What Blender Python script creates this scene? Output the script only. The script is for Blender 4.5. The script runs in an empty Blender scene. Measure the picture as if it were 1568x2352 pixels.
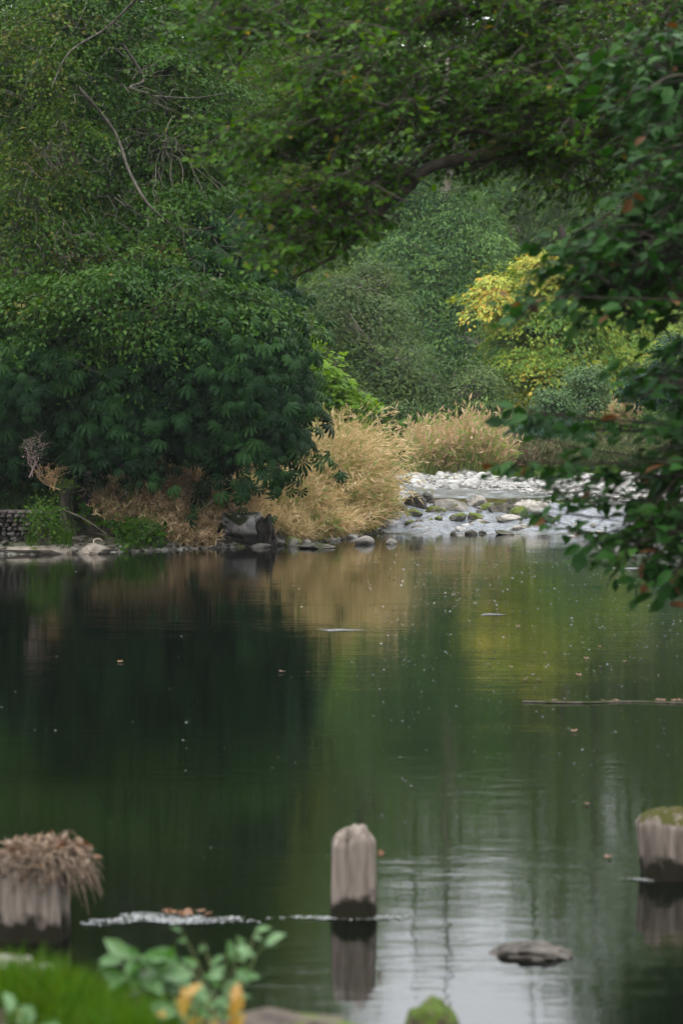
import bpy, bmesh, math, random
import numpy as np
from math import sin, cos, pi, radians, atan, sqrt
from mathutils import Vector, noise as mnoise
R = np.random.default_rng(7)
random.seed(7)
sc = bpy.context.scene
COL = sc.collection
# ------------------------------------------------------------------ camera
FPX = 2352*85/36; CAMZ = 1.9; HOR = 900.0
TH = atan((1176-HOR)/FPX)
cam_d = bpy.data.cameras.new('camera'); cam = bpy.data.objects.new('camera', cam_d); COL.objects.link(cam)
cam_d.sensor_fit = 'VERTICAL'; cam_d.sensor_height = 36; cam_d.sensor_width = 24; cam_d.lens = 85
cam.location = (0, 0, CAMZ); cam.rotation_euler = (pi/2-TH, 0, 0)
cam_d.clip_start = .1; cam_d.clip_end = 3000
cam_d.dof.use_dof = True; cam_d.dof.focus_distance = 31; cam_d.dof.aperture_fstop = 4.0
sc.camera = cam

def P(px, py, d):
    x = (px-784)/FPX; y = -(py-1176)/FPX
    v = np.array([x, cos(TH)+y*sin(TH), -sin(TH)+y*cos(TH)])
    v = v*(d/v[1]); v[2] += CAMZ
    return v
def W(px, py, z=0.0):
    v = P(px, py, 1.0) - np.array([0, 0, CAMZ])
    v = v*((z-CAMZ)/v[2]); v[2] += CAMZ
    return v
# ------------------------------------------------------------------ object helpers
def tag(o, label=None, cat=None, group=None, kind=None):
    if label: o['label'] = label
    if cat: o['category'] = cat
    if group: o['group'] = group
    if kind: o['kind'] = kind
    return o
def empty(name, loc=(0, 0, 0)):
    o = bpy.data.objects.new(name, None); COL.objects.link(o); o.location = tuple(float(a) for a in loc); return o
def link_mesh(name, me, mat=None, parent=None):
    o = bpy.data.objects.new(name, me); COL.objects.link(o)
    if mat and not me.materials: me.materials.append(mat)
    if parent is not None:
        o.parent = parent; o.location = tuple(-a for a in parent.location)
    return o
def np_mesh(name, V, F, attrs=None, smooth=False):
    V = np.asarray(V, dtype=np.float32); F = np.asarray(F, dtype=np.int32)
    me = bpy.data.meshes.new(name)
    me.vertices.add(len(V)); me.vertices.foreach_set('co', V.ravel())
    k = F.shape[1]
    me.loops.add(F.size); me.loops.foreach_set('vertex_index', F.ravel())
    me.polygons.add(len(F)); me.polygons.foreach_set('loop_start', np.arange(0, F.size, k, dtype=np.int32))
    me.polygons.foreach_set('use_smooth', np.full(len(F), bool(smooth)))
    me.update(calc_edges=True)
    for n, a in (attrs or {}).items():
        at = me.attributes.new(n, 'FLOAT', 'POINT'); at.data.foreach_set('value', np.asarray(a, dtype=np.float32))
    return me
def nrm(a):
    return a/np.maximum(np.linalg.norm(a, axis=-1, keepdims=True), 1e-9)
# ------------------------------------------------------------------ leaf templates (length 1 along x, face up z)
def T_diamond(w=.3):
    return np.array([[0, 0, 0], [.45, w, .07], [1, 0, -.06], [.45, -w, .07]]), np.array([[0, 3, 2], [0, 2, 1]])
def T_oval(w=.3):
    v = [[0, 0, 0], [.28, w*.85, .05], [.62, w*.85, .05], [1, 0, -.12], [.62, -w*.85, .05], [.28, -w*.85, .05], [.5, 0, -.02]]
    return np.array(v, float), np.array([[6, i, (i+1) % 6] for i in range(6)])[:, ::-1]
def T_palmate(n=5, w=.14):
    V = []; F = []
    for i in range(n):
        a = (i-(n-1)/2)/(n-1)*2*radians(98)
        L = 1-.34*(abs(i-(n-1)/2)/((n-1)/2))**1.3
        dx, dy = cos(a), sin(a); b = len(V)
        q = lambda u, s, z: [dx*L*u-dy*w*s*L, dy*L*u+dx*w*s*L, z*L]
        V += [q(0, 0, 0), q(.4, -.55, -.05), q(.72, -1, -.24), q(.93, -.4, -.52), q(.93, .4, -.52), q(.72, 1, -.24), q(.4, .55, -.05)]
        F += [[b, b+1, b+6], [b+1, b+2, b+5], [b+1, b+5, b+6], [b+2, b+3, b+4], [b+2, b+4, b+5]]
    V = np.array(V); V[:, 2] *= 1.2
    return V, np.array(F)
def T_lobed():
    pts = []
    for i in range(10):
        a = (i/10)*2*pi
        r = [1, .55, .9, .5, .62, .3, .62, .5, .9, .55][i]
        pts.append([.45+.55*r*cos(a), .55*r*sin(a), -.1*r*r])
    pts.append([.4, 0, .05])
    return np.array(pts), np.array([[10, i, (i+1) % 10] for i in range(10)])
class Leaves:
    def __init__(s): s.p = []; s.n = []; s.h = []; s.s = []; s.v = []; s.c = []
    def add(s, p, n, h, size, v, c=None):
        s.p.append(p); s.n.append(n); s.h.append(h); s.s.append(np.broadcast_to(size, (len(p),)).copy()); s.v.append(v)
        s.c.append(np.zeros(len(p)) if c is None else c)
    def mesh(s, name, tmpl):
        tv, tf = tmpl
        p = np.concatenate(s.p); n = nrm(np.concatenate(s.n)); h = np.concatenate(s.h); z = np.concatenate(s.s)
        v = np.concatenate(s.v); c = np.concatenate(s.c)
        x = nrm(h - n*np.sum(h*n, -1, keepdims=True)); y = np.cross(n, x)
        k = len(tv)
        wj = R.uniform(.75, 1.2, len(p))
        V = p[:, None] + z[:, None, None]*(tv[None, :, 0:1]*x[:, None] + wj[:, None, None]*tv[None, :, 1:2]*y[:, None] + tv[None, :, 2:3]*n[:, None])
        F = tf[None] + (np.arange(len(p))*k)[:, None, None]
        me = np_mesh(name, V.reshape(-1, 3), F.reshape(-1, 3), {'v': np.repeat(v, k), 'c': np.repeat(c, k)})
        return me
class Tubes:
    def __init__(s, sides=5): s.V = []; s.F = []; s.n = 0; s.k = sides
    def add(s, pts, r0, r1, wob=0):
        pts = np.asarray(pts, float); m = len(pts); k = s.k
        t = nrm(np.gradient(pts, axis=0))
        ref = np.array([0.31, .17, .93]); a = nrm(np.cross(t, ref)); b = np.cross(t, a)
        r = np.linspace(r0, r1, m)*(1+wob*R.uniform(-1, 1, m))
        ang = np.arange(k)*2*pi/k
        ring = pts[:, None] + r[:, None, None]*(np.cos(ang)[None, :, None]*a[:, None] + np.sin(ang)[None, :, None]*b[:, None])
        i = np.arange(m-1)[:, None]*k; j = np.arange(k)[None]; j2 = (j+1) % k
        f = np.stack([i+j, i+j2, i+k+j2, i+k+j], -1).reshape(-1, 4) + s.n
        s.V.append(ring.reshape(-1, 3)); s.F.append(f); s.n += m*k
    def mesh(s, name):
        return np_mesh(name, np.concatenate(s.V), np.concatenate(s.F), smooth=True)
def curve(a, b, n=6, sag=0.0, jit=0.0):
    a = np.asarray(a, float); b = np.asarray(b, float); t = np.linspace(0, 1, n)[:, None]
    p = a+(b-a)*t; L = np.linalg.norm(b-a)
    p[:, 2:3] += sag*L*4*t*(1-t)
    if jit: p[1:-1] += R.normal(0, jit*L, (n-2, 3))
    return p
# ------------------------------------------------------------------ materials
def mat_new(name):
    m = bpy.data.materials.new(name); m.use_nodes = True; nt = m.node_tree
    for n in list(nt.nodes): nt.nodes.remove(n)
    out = nt.nodes.new('ShaderNodeOutputMaterial')
    return m, nt, out
def N(nt, t, **kw):
    n = nt.nodes.new(t)
    for k, v in kw.items():
        if k == 'ins':
            for a, b in v.items(): n.inputs[a].default_value = b
        else: setattr(n, k, v)
    return n
def ramp(nt, stops, interp='LINEAR'):
    r = nt.nodes.new('ShaderNodeValToRGB'); r.color_ramp.interpolation = interp
    e = r.color_ramp.elements
    while len(e) < len(stops): e.new(.5)
    for el, (p, c) in zip(e, stops):
        el.position = p; el.color = (*c, 1) if len(c) == 3 else c
    return r
def mat_leaf(name, cols, autumn=None, trans=.3, rough=.5, spec=.5):
    """cols: dark..light ramp over per-leaf value v; autumn: ramp picked by attribute c"""
    def adj(c, k=.64, sat=1.15):
        l = .3*c[0]+.6*c[1]+.1*c[2]; return tuple(max(.003, (l+(q-l)*sat)*k) for q in c)
    if spec != .2 and name not in ('leaf_broad',): cols = [adj(c) for c in cols]; autumn = [adj(c, .8, 1.0) for c in autumn] if autumn else None; spec = spec*.2
    m, nt, out = mat_new(name); L = nt.links.new
    a = N(nt, 'ShaderNodeAttribute', attribute_name='v')
    k = len(cols); r = ramp(nt, [(i/(k-1), c) for i, c in enumerate(cols)]); L(a.outputs['Fac'], r.inputs[0])
    col = r.outputs[0]
    if autumn:
        c = N(nt, 'ShaderNodeAttribute', attribute_name='c')
        k = len(autumn); r2 = ramp(nt, [(i/(k-1), q) for i, q in enumerate(autumn)]); L(a.outputs['Fac'], r2.inputs[0])
        mx = N(nt, 'ShaderNodeMix', data_type='RGBA'); L(c.outputs['Fac'], mx.inputs[0]); L(col, mx.inputs[6]); L(r2.outputs[0], mx.inputs[7]); col = mx.outputs[2]
    p = N(nt, 'ShaderNodeBsdfPrincipled', ins={'Roughness': rough, 'Specular IOR Level': spec}); L(col, p.inputs['Base Color'])
    t = N(nt, 'ShaderNodeBsdfTranslucent')
    hs = N(nt, 'ShaderNodeHueSaturation', ins={'Hue': .49, 'Saturation': 1.15, 'Value': 1.3}); L(col, hs.inputs['Color']); L(hs.outputs[0], t.inputs[0])
    mx = N(nt, 'ShaderNodeMixShader', ins={0: trans}); L(p.outputs[0], mx.inputs[1]); L(t.outputs[0], mx.inputs[2]); L(mx.outputs[0], out.inputs[0])
    return m
def mat_bark(name, c1=(.05, .04, .03), c2=(.14, .12, .09), moss=None, scale=8):
    m, nt, out = mat_new(name); L = nt.links.new
    tc = N(nt, 'ShaderNodeNewGeometry'); mp = N(nt, 'ShaderNodeMapping', ins={'Scale': (scale*2, scale*2, scale*.5)}); L(tc.outputs['Position'], mp.inputs[0])
    n = N(nt, 'ShaderNodeTexNoise', ins={'Scale': 1, 'Detail': 6, 'Roughness': .65}); L(mp.outputs[0], n.inputs[0])
    r = ramp(nt, [(.35, c1), (.7, c2)]); L(n.outputs[0], r.inputs[0]); col = r.outputs[0]
    if moss:
        n2 = N(nt, 'ShaderNodeTexNoise', ins={'Scale': 5}); L(tc.outputs['Position'], n2.inputs[0])
        r2 = ramp(nt, [(.5, (0, 0, 0)), (.6, (1, 1, 1))]); L(n2.outputs[0], r2.inputs[0])
        mx = N(nt, 'ShaderNodeMix', data_type='RGBA'); L(r2.outputs[0], mx.inputs[0]); L(col, mx.inputs[6]); mx.inputs[7].default_value = (*moss, 1); col = mx.outputs[2]
    p = N(nt, 'ShaderNodeBsdfPrincipled', ins={'Roughness': .85, 'Specular IOR Level': .12}); L(col, p.inputs['Base Color'])
    b = N(nt, 'ShaderNodeBump', ins={'Strength': .6, 'Distance': .01}); L(n.outputs[0], b.inputs['Height']); L(b.outputs[0], p.inputs['Normal'])
    L(p.outputs[0], out.inputs[0]); return m
def mat_rock(name, c1, c2, moss=(.045, .06, .012), moss_lo=.55, wet=None, scale=6.0, up=True, dark=None, objrand=.35):
    m, nt, out = mat_new(name); L = nt.links.new
    g = N(nt, 'ShaderNodeNewGeometry'); oi = N(nt, 'ShaderNodeObjectInfo')
    va = N(nt, 'ShaderNodeVectorMath', operation='ADD'); L(g.outputs['Position'], va.inputs[0])
    n = N(nt, 'ShaderNodeTexNoise', ins={'Scale': scale, 'Detail': 8, 'Roughness': .68}); L(va.outputs[0], n.inputs[0])
    r = ramp(nt, [(.33, c1), (.62, c2)]); L(n.outputs[0], r.inputs[0]); col = r.outputs[0]
    # object random brightness
    mr = N(nt, 'ShaderNodeMapRange', ins={'To Min': 1-objrand, 'To Max': 1+objrand}); L(oi.outputs['Random'], mr.inputs[0])
    mm = N(nt, 'ShaderNodeMix', data_type='RGBA', blend_type='MULTIPLY', ins={0: 1.0}); L(col, mm.inputs[6])
    cc = N(nt, 'ShaderNodeCombineColor'); [L(mr.outputs[0], cc.inputs[i]) for i in range(3)]; L(cc.outputs[0], mm.inputs[7]); col = mm.outputs[2]
    n2 = N(nt, 'ShaderNodeTexNoise', ins={'Scale': scale*.8, 'Detail': 5}); L(g.outputs['Position'], n2.inputs[0])
    if dark:
        n3 = N(nt, 'ShaderNodeTexNoise', ins={'Scale': scale*.6, 'Detail': 6, 'Roughness': .7}); mp = N(nt, 'ShaderNodeMapping', ins={'Location': (7, 3, 1)}); L(g.outputs['Position'], mp.inputs[0]); L(mp.outputs[0], n3.inputs[0])
        r3 = ramp(nt, [(.5, (0, 0, 0)), (.58, (1, 1, 1))]); L(n3.outputs[0], r3.inputs[0])
        mx = N(nt, 'ShaderNodeMix', data_type='RGBA'); L(r3.outputs[0], mx.inputs[0]); L(col, mx.inputs[6]); mx.inputs[7].default_value = (*dark, 1); col = mx.outputs[2]
    if moss:
        sx = N(nt, 'ShaderNodeSeparateXYZ'); L(g.outputs['Normal'], sx.inputs[0])
        ad = N(nt, 'ShaderNodeMath', operation='MULTIPLY_ADD', ins={1: .25, 2: 0.0}); L(sx.outputs[2], ad.inputs[0])
        a2 = N(nt, 'ShaderNodeMath', operation='ADD'); L(ad.outputs[0], a2.inputs[0]); L(n2.outputs[0], a2.inputs[1])
        r2 = ramp(nt, [(moss_lo, (0, 0, 0)), (moss_lo+.06, (1, 1, 1))]); L(a2.outputs[0], r2.inputs[0])
        mx = N(nt, 'ShaderNodeMix', data_type='RGBA'); L(r2.outputs[0], mx.inputs[0]); L(col, mx.inputs[6]); mx.inputs[7].default_value = (*moss, 1); col = mx.outputs[2]
    rough = .8
    p = N(nt, 'ShaderNodeBsdfPrincipled', ins={'Roughness': rough, 'Specular IOR Level': .18})
    if wet is not None:   # dark wet stain band just above the water line at height wet
        s2 = N(nt, 'ShaderNodeSeparateXYZ'); L(g.outputs['Position'], s2.inputs[0])
        mz = N(nt, 'ShaderNodeMath', operation='MULTIPLY_ADD', ins={1: .06, 2: 0}); L(n2.outputs[0], mz.inputs[0])
        sb = N(nt, 'ShaderNodeMath', operation='SUBTRACT'); L(s2.outputs[2], sb.inputs[0]); L(mz.outputs[0], sb.inputs[1])
        wr = N(nt, 'ShaderNodeMapRange', ins={'From Min': wet-.02, 'From Max': wet+.02, 'To Min': 1, 'To Max': 0}); L(sb.outputs[0], wr.inputs[0])
        mx = N(nt, 'ShaderNodeMix', data_type='RGBA'); L(wr.outputs[0], mx.inputs[0]); L(col, mx.inputs[6]); mx.inputs[7].default_value = (.02, .018, .014, 1); col = mx.outputs[2]
    L(col, p.inputs['Base Color'])
    b = N(nt, 'ShaderNodeBump', ins={'Strength': .7, 'Distance': .03}); L(n.outputs[0], b.inputs['Height']); L(b.outputs[0], p.inputs['Normal'])
    L(p.outputs[0], out.inputs[0]); return m
def mat_plain(name, c1, c2=None, scale=30, rough=.7, trans=0):
    m, nt, out = mat_new(name); L = nt.links.new
    g = N(nt, 'ShaderNodeNewGeometry'); n = N(nt, 'ShaderNodeTexNoise', ins={'Scale': scale, 'Detail': 5}); L(g.outputs['Position'], n.inputs[0])
    r = ramp(nt, [(.35, c1), (.65, c2 or c1)]); L(n.outputs[0], r.inputs[0])
    p = N(nt, 'ShaderNodeBsdfPrincipled', ins={'Roughness': rough}); L(r.outputs[0], p.inputs['Base Color']); L(p.outputs[0], out.inputs[0])
    return m
# ------------------------------------------------------------------ world and sun
SUN_EL, SUN_AZ = radians(64), radians(205)     # azimuth of the sun: behind the camera, to the left
w = bpy.data.worlds.new('World'); sc.world = w; w.use_nodes = True; nt = w.node_tree
bg = nt.nodes['Background']; L = nt.links.new
sky = N(nt, 'ShaderNodeTexSky', sky_type='NISHITA', sun_disc=False, sun_elevation=SUN_EL, sun_rotation=SUN_AZ, altitude=0, air_density=1, dust_density=4, ozone_density=1)
# thick cloud layer over the sky
tc = N(nt, 'ShaderNodeTexCoord'); mp = N(nt, 'ShaderNodeMapping', ins={'Scale': (1, 1, 4)}); L(tc.outputs['Generated'], mp.inputs[0])
cn = N(nt, 'ShaderNodeTexNoise', ins={'Scale': 3, 'Detail': 6, 'Roughness': .55}); L(mp.outputs[0], cn.inputs[0])
cr = ramp(nt, [(.3, (10.5, 10.8, 11.2)), (.7, (14.5, 14.6, 14.8))]); L(cn.outputs[0], cr.inputs[0])
sxz = N(nt, 'ShaderNodeSeparateXYZ'); L(tc.outputs['Generated'], sxz.inputs[0])
zr = N(nt, 'ShaderNodeMapRange', ins={'From Min': .25, 'From Max': 1.0, 'To Min': 1.0, 'To Max': 2.7}); L(sxz.outputs[2], zr.inputs[0])
zc = N(nt, 'ShaderNodeVectorMath', operation='SCALE'); L(cr.outputs[0], zc.inputs[0]); L(zr.outputs[0], zc.inputs['Scale'])
mx = N(nt, 'ShaderNodeMix', data_type='RGBA', ins={0: .85}); L(sky.outputs[0], mx.inputs[6]); L(zc.outputs[0], mx.inputs[7]); L(mx.outputs[2], bg.inputs[0])
bg.inputs[1].default_value = .12
sd_ = bpy.data.lights.new('sun', 'SUN'); sun = bpy.data.objects.new('sun', sd_); COL.objects.link(sun)
sd_.energy = .6; sd_.angle = radians(25); sd_.color = (1, .95, .87)
sdir = Vector((sin(SUN_AZ)*cos(SUN_EL), cos(SUN_AZ)*cos(SUN_EL), sin(SUN_EL)))
sun.rotation_euler = sdir.to_track_quat('Z', 'Y').to_euler()
sc.view_settings.view_transform = 'Standard'; sc.view_settings.look = 'None'; sc.view_settings.exposure = 0.46; sc.view_settings.gamma = 1
cy = sc.cycles
cy.max_bounces = 6; cy.diffuse_bounces = 3; cy.glossy_bounces = 3; cy.transmission_bounces = 3; cy.volume_bounces = 1; cy.transparent_max_bounces = 4
cy.use_denoising = True; cy.caustics_reflective = False; cy.caustics_refractive = False
# ------------------------------------------------------------------ terrain
def sst(x, a, b):
    t = np.clip((x-a)/(b-a), 0, 1); return t*t*(3-2*t)
def zwater(Y): return .3*sst(np.asarray(Y, float), 32.6, 35.8)
POLY = np.array([(-60, 14), (-30, 20), (-12, 26), (-5, 27.7), (-3.95, 28.1), (-2.6, 28.6), (-1.6, 29.3), (-.7, 29.9), (0, 31.0), (.45, 32.4), (.75, 34.2),
                 (.85, 38), (.9, 41.5), (1.25, 40.6), (2.6, 39.4), (3.44, 37.2), (4.1, 35.7), (6.5, 35.3), (14, 34.5), (60, 36), (60, 28), (14, 29.5), (8, 28.5), (6.2, 20), (5, 12), (3.6, 7), (2.4, 5.3), (1.0, 5.0),
                 (.25, 5.5), (-.3, 6.1), (-1.2, 6.3), (-3, 6.5), (-30, 7.5), (-60, 9)], float)
def sdist(X, Y):
    X = np.asarray(X, float); Y = np.asarray(Y, float)
    d = np.full(X.shape, 1e9); ins = np.zeros(X.shape, bool)
    n = len(POLY)
    for i in range(n):
        a = POLY[i]; b = POLY[(i+1) % n]; e = b-a
        t = np.clip(((X-a[0])*e[0]+(Y-a[1])*e[1])/(e@e), 0, 1)
        d = np.minimum(d, np.hypot(X-a[0]-t*e[0], Y-a[1]-t*e[1]))
        c = ((a[1] > Y) != (b[1] > Y)) & (X < (b[0]-a[0])*(Y-a[1])/(b[1]-a[1]+1e-12)+a[0])
        ins ^= c
    return np.where(ins, -d, d)      # >0 on land
def vnoise(X, Y, s, seed=0):
    return (np.sin(X*s+seed)*np.cos(Y*s*1.3+seed*2)+np.sin(X*s*2.3+Y*s*1.7+seed*3)*.5+np.sin(X*s*4.1-Y*s*3.3+seed)*.3)/1.8
def ground_z(X, Y):
    X = np.asarray(X, float); Y = np.asarray(Y, float)
    sd = sdist(X, Y); zw = zwater(Y); land = np.maximum(sd, 0)
    left = sst(-X, 2.6, 3.6)*sst(Y, 20, 26)*(1-sst(Y, 45, 60))
    near = 1-sst(Y, 8, 12)
    right = sst(X, 5, 7)*(1-sst(Y, 28, 33))
    far = sst(Y, 36, 40)*sst(X, -1, 1.2)
    base = .1*sst(land, 0, .3)+.10*np.minimum(land, 4)
    z = base
    z = z*(1-left) + left*(.12*sst(land, 0, .3)+.75*sst(land, .7, 2.6)+.04*np.minimum(land, 20))
    z = z*(1-near) + near*(.36*sst(land, 0, .35)+.22*sst(land, .25, .9))
    z = z*(1-right) + right*(.9*sst(land, 0, 2.5))
    z = z*(1-far) + far*(.02*sst(land, 0, .3)+.014*np.minimum(land, 8))
    z = z + 1.5*sst(Y, 46, 90) + 26*sst(Y, 85, 190) + 6*sst(np.abs(X+2), 16, 50)*sst(Y, 24, 45)
    z = z + (.03*vnoise(X, Y, 2.2)+.015*vnoise(X, Y, 7, 2))*sst(land, .1, .8)
    z = np.where(sd > 0, z, -np.minimum(.7, .35*(-sd))-.01)
    return z+zw
def gz(x, y): return float(ground_z(np.array([x]), np.array([y]))[0])
def axis(segs):
    out = []
    for a, b, n in segs: out.append(np.linspace(a, b, n, endpoint=False))
    return np.concatenate(out+[np.array([segs[-1][1]])])
gx = axis([(-400, -60, 14), (-60, -10, 40), (-10, 10, 200), (10, 60, 40), (60, 400, 14)])
gy = axis([(-60, 0, 10), (0, 8, 80), (8, 24, 40), (24, 50, 240), (50, 110, 60), (110, 400, 30)])
GX, GY = np.meshgrid(gx, gy); GZ = ground_z(GX, GY)
nx, ny = len(gx), len(gy)
idx = np.arange(nx*ny).reshape(ny, nx)
F = np.stack([idx[:-1, :-1], idx[:-1, 1:], idx[1:, 1:], idx[1:, :-1]], -1).reshape(-1, 4)
grav = sst(GY, 33, 37)*(1-sst(GY, 43, 47))*sst(GX, -.5, .8)*(1-sst(GX, 8, 14))
grav = np.maximum(grav, 1-sst(sdist(GX, GY), -.1, .35))
me = np_mesh('ground', np.stack([GX, GY, GZ], -1).reshape(-1, 3), F, {'g': grav.ravel()}, smooth=True)
m, nt, out = mat_new('ground'); L = nt.links.new
g = N(nt, 'ShaderNodeNewGeometry'); n1 = N(nt, 'ShaderNodeTexNoise', ins={'Scale': 1.5, 'Detail': 8, 'Roughness': .7}); L(g.outputs['Position'], n1.inputs[0])
r1 = ramp(nt, [(.3, (.012, .009, .006)), (.5, (.03, .027, .013)), (.7, (.03, .05, .012))]); L(n1.outputs[0], r1.inputs[0])
v1 = N(nt, 'ShaderNodeTexVoronoi', ins={'Scale': 14}); L(g.outputs['Position'], v1.inputs[0])
hs = N(nt, 'ShaderNodeSeparateColor'); L(v1.outputs['Color'], hs.inputs[0])
r2 = ramp(nt, [(0, (.05, .045, .035)), (1, (.3, .29, .27))]); L(hs.outputs[0], r2.inputs[0])
at = N(nt, 'ShaderNodeAttribute', attribute_name='g')
mx = N(nt, 'ShaderNodeMix', data_type='RGBA'); L(at.outputs['Fac'], mx.inputs[0]); L(r1.outputs[0], mx.inputs[6]); L(r2.outputs[0], mx.inputs[7])
p = N(nt, 'ShaderNodeBsdfPrincipled', ins={'Roughness': .9, 'Specular IOR Level': .1}); L(mx.outputs[2], p.inputs['Base Color'])
b = N(nt, 'ShaderNodeBump', ins={'Strength': .8, 'Distance': .05}); L(n1.outputs[0], b.inputs['Height']); L(b.outputs[0], p.inputs['Normal']); L(p.outputs[0], out.inputs[0])
tag(link_mesh('ground', me, m), kind='structure')
# ------------------------------------------------------------------ water
wx = axis([(-60, -8, 30), (-8, 9, 260), (9, 60, 40)]); wy = axis([(4, 30, 60), (30, 43, 320), (43, 46, 4)])
WX, WY = np.meshgrid(wx, wy)
RIF = sst(WY, 32.1, 32.7)*(1-sst(WY, 34.9, 35.4)) + .55*sst(WY, 36.2, 36.9)
RIF = RIF*sst(WX, -.2, .8)*(1-.5*sst(WX, 3.2, 4.2)*sst(WY, 34, 35))
amp = RIF
disp = np.zeros_like(WX)
for k in range(26):
    a = R.uniform(0, pi*2); s = R.uniform(5, 26); disp += np.sin(WX*cos(a)*s+WY*sin(a)*s*1.4+R.uniform(0, 6))/s*R.uniform(.4, 1)
WZ = zwater(WY) + amp*disp*.14
idx = np.arange(WX.size).reshape(WX.shape)
F = np.stack([idx[:-1, :-1], idx[:-1, 1:], idx[1:, 1:], idx[1:, :-1]], -1).reshape(-1, 4)
me = np_mesh('river', np.stack([WX, WY, WZ], -1).reshape(-1, 3), F, {'r': RIF.ravel()}, smooth=True)
m, nt, out = mat_new('water'); L = nt.links.new
g = N(nt, 'ShaderNodeNewGeometry')
at = N(nt, 'ShaderNodeAttribute', attribute_name='r')
mpa = N(nt, 'ShaderNodeMapping', ins={'Scale': (2.2, 5.0, 1)}); L(g.outputs['Position'], mpa.inputs[0])
na = N(nt, 'ShaderNodeTexNoise', ins={'Scale': 1.6, 'Detail': 4, 'Roughness': .55}); L(mpa.outputs[0], na.inputs[0])
mpb = N(nt, 'ShaderNodeMapping', ins={'Scale': (.25, .8, 1)}); L(g.outputs['Position'], mpb.inputs[0])
nb = N(nt, 'ShaderNodeTexNoise', ins={'Scale': 1.0, 'Detail': 2}); L(mpb.outputs[0], nb.inputs[0])
gate = ramp(nt, [(.42, (.25, .25, .25)), (.62, (1, 1, 1))]); L(nb.outputs[0], gate.inputs[0])
ml = N(nt, 'ShaderNodeMath', operation='MULTIPLY'); L(na.outputs[0], ml.inputs[0]); L(gate.outputs[0], ml.inputs[1])
# choppier in the riffle
nc = N(nt, 'ShaderNodeTexNoise', ins={'Scale': 9, 'Detail': 5, 'Roughness': .6}); L(mpa.outputs[0], nc.inputs[0])
mr = N(nt, 'ShaderNodeMath', operation='MULTIPLY'); L(nc.outputs[0], mr.inputs[0]); L(at.outputs['Fac'], mr.inputs[1])
mr2 = N(nt, 'ShaderNodeMath', operation='MULTIPLY_ADD', ins={1: 14.0}); L(mr.outputs[0], mr2.inputs[0]); L(ml.outputs[0], mr2.inputs[2])
mpd = N(nt, 'ShaderNodeMapping', ins={'Scale': (3, 30, 1)}); L(g.outputs['Position'], mpd.inputs[0])
nd = N(nt, 'ShaderNodeTexNoise', ins={'Scale': 1, 'Detail': 3, 'Roughness': .6}); L(mpd.outputs[0], nd.inputs[0])
md = N(nt, 'ShaderNodeMath', operation='MULTIPLY_ADD', ins={1: .12}); L(nd.outputs[0], md.inputs[0]); L(mr2.outputs[0], md.inputs[2]); mr2 = md
b = N(nt, 'ShaderNodeBump', ins={'Strength': 1.0, 'Distance': .0024}); L(mr2.outputs[0], b.inputs['Height'])
# foam
nf = N(nt, 'ShaderNodeTexNoise', ins={'Scale': 7, 'Detail': 10, 'Roughness': .85}); mpf = N(nt, 'ShaderNodeMapping', ins={'Scale': (1, 2.2, 1)}); L(g.outputs['Position'], mpf.inputs[0]); L(mpf.outputs[0], nf.inputs[0])
mf = N(nt, 'ShaderNodeMath', operation='MULTIPLY'); L(nf.outputs[0], mf.inputs[0]); L(at.outputs['Fac'], mf.inputs[1])
rf = ramp(nt, [(.38, (0, 0, 0)), (.72, (1, 1, 1))]); L(mf.outputs[0], rf.inputs[0])
pw = N(nt, 'ShaderNodeBsdfPrincipled', ins={'Base Color': (.0012, .0022, .0012, 1), 'Roughness': .035, 'IOR': 1.75}); L(b.outputs[0], pw.inputs['Normal'])
pf = N(nt, 'ShaderNodeBsdfPrincipled', ins={'Base Color': (.21, .24, .28, 1), 'Roughness': .3}); L(b.outputs[0], pf.inputs['Normal'])
ms = N(nt, 'ShaderNodeMixShader'); L(rf.outputs[0], ms.inputs[0]); L(pw.outputs[0], ms.inputs[1]); L(pf.outputs[0], ms.inputs[2]); L(ms.outputs[0], out.inputs[0])
tag(link_mesh('river', me, m), kind='structure')
# ------------------------------------------------------------------ crowns
def smooth(pts, n=40):
    pts = np.asarray(pts); t = np.linspace(0, len(pts)-1, n); i = np.clip(t.astype(int), 0, len(pts)-2); f = (t-i)[:, None]
    p0 = pts[np.maximum(i-1, 0)]; p1 = pts[i]; p2 = pts[i+1]; p3 = pts[np.minimum(i+2, len(pts)-1)]
    return .5*((2*p1)+(-p0+p2)*f+(2*p0-5*p1+4*p2-p3)*f**2+(-p0+3*p1-3*p2+p3)*f**3)
def up3(n): return np.tile(np.array([0, 0, 1.0]), (n, 1))
def lobe_points(lobes, nb, bias=.0, shell=(.55, 1.0)):
    """lobes: (px, py, d, rx_px, ry_px, depth_m[, weight]) -> centres, outward dirs"""
    wts = np.array([(l[6] if len(l) > 6 else 1)*l[3]*l[4] for l in lobes], float); wts /= wts.sum()
    pick = R.choice(len(lobes), nb, p=wts)
    C = []; O = []
    dirs = nrm(R.normal(size=(nb, 3)))
    flip = (dirs[:, 1] > .2) & (R.random(nb) < bias); dirs[flip, 1] *= -1
    rad = R.uniform(shell[0], shell[1], nb)**.6*(1+np.clip(R.normal(0, .14, nb), -.4, .34))
    for i in range(nb):
        l = lobes[pick[i]]; c = P(l[0], l[1], l[2]); s = l[2]/FPX
        C.append(c+dirs[i]*rad[i]*np.array([l[3]*s, l[5], l[4]*s])); O.append(dirs[i])
    return np.array(C), np.array(O), pick
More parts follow.
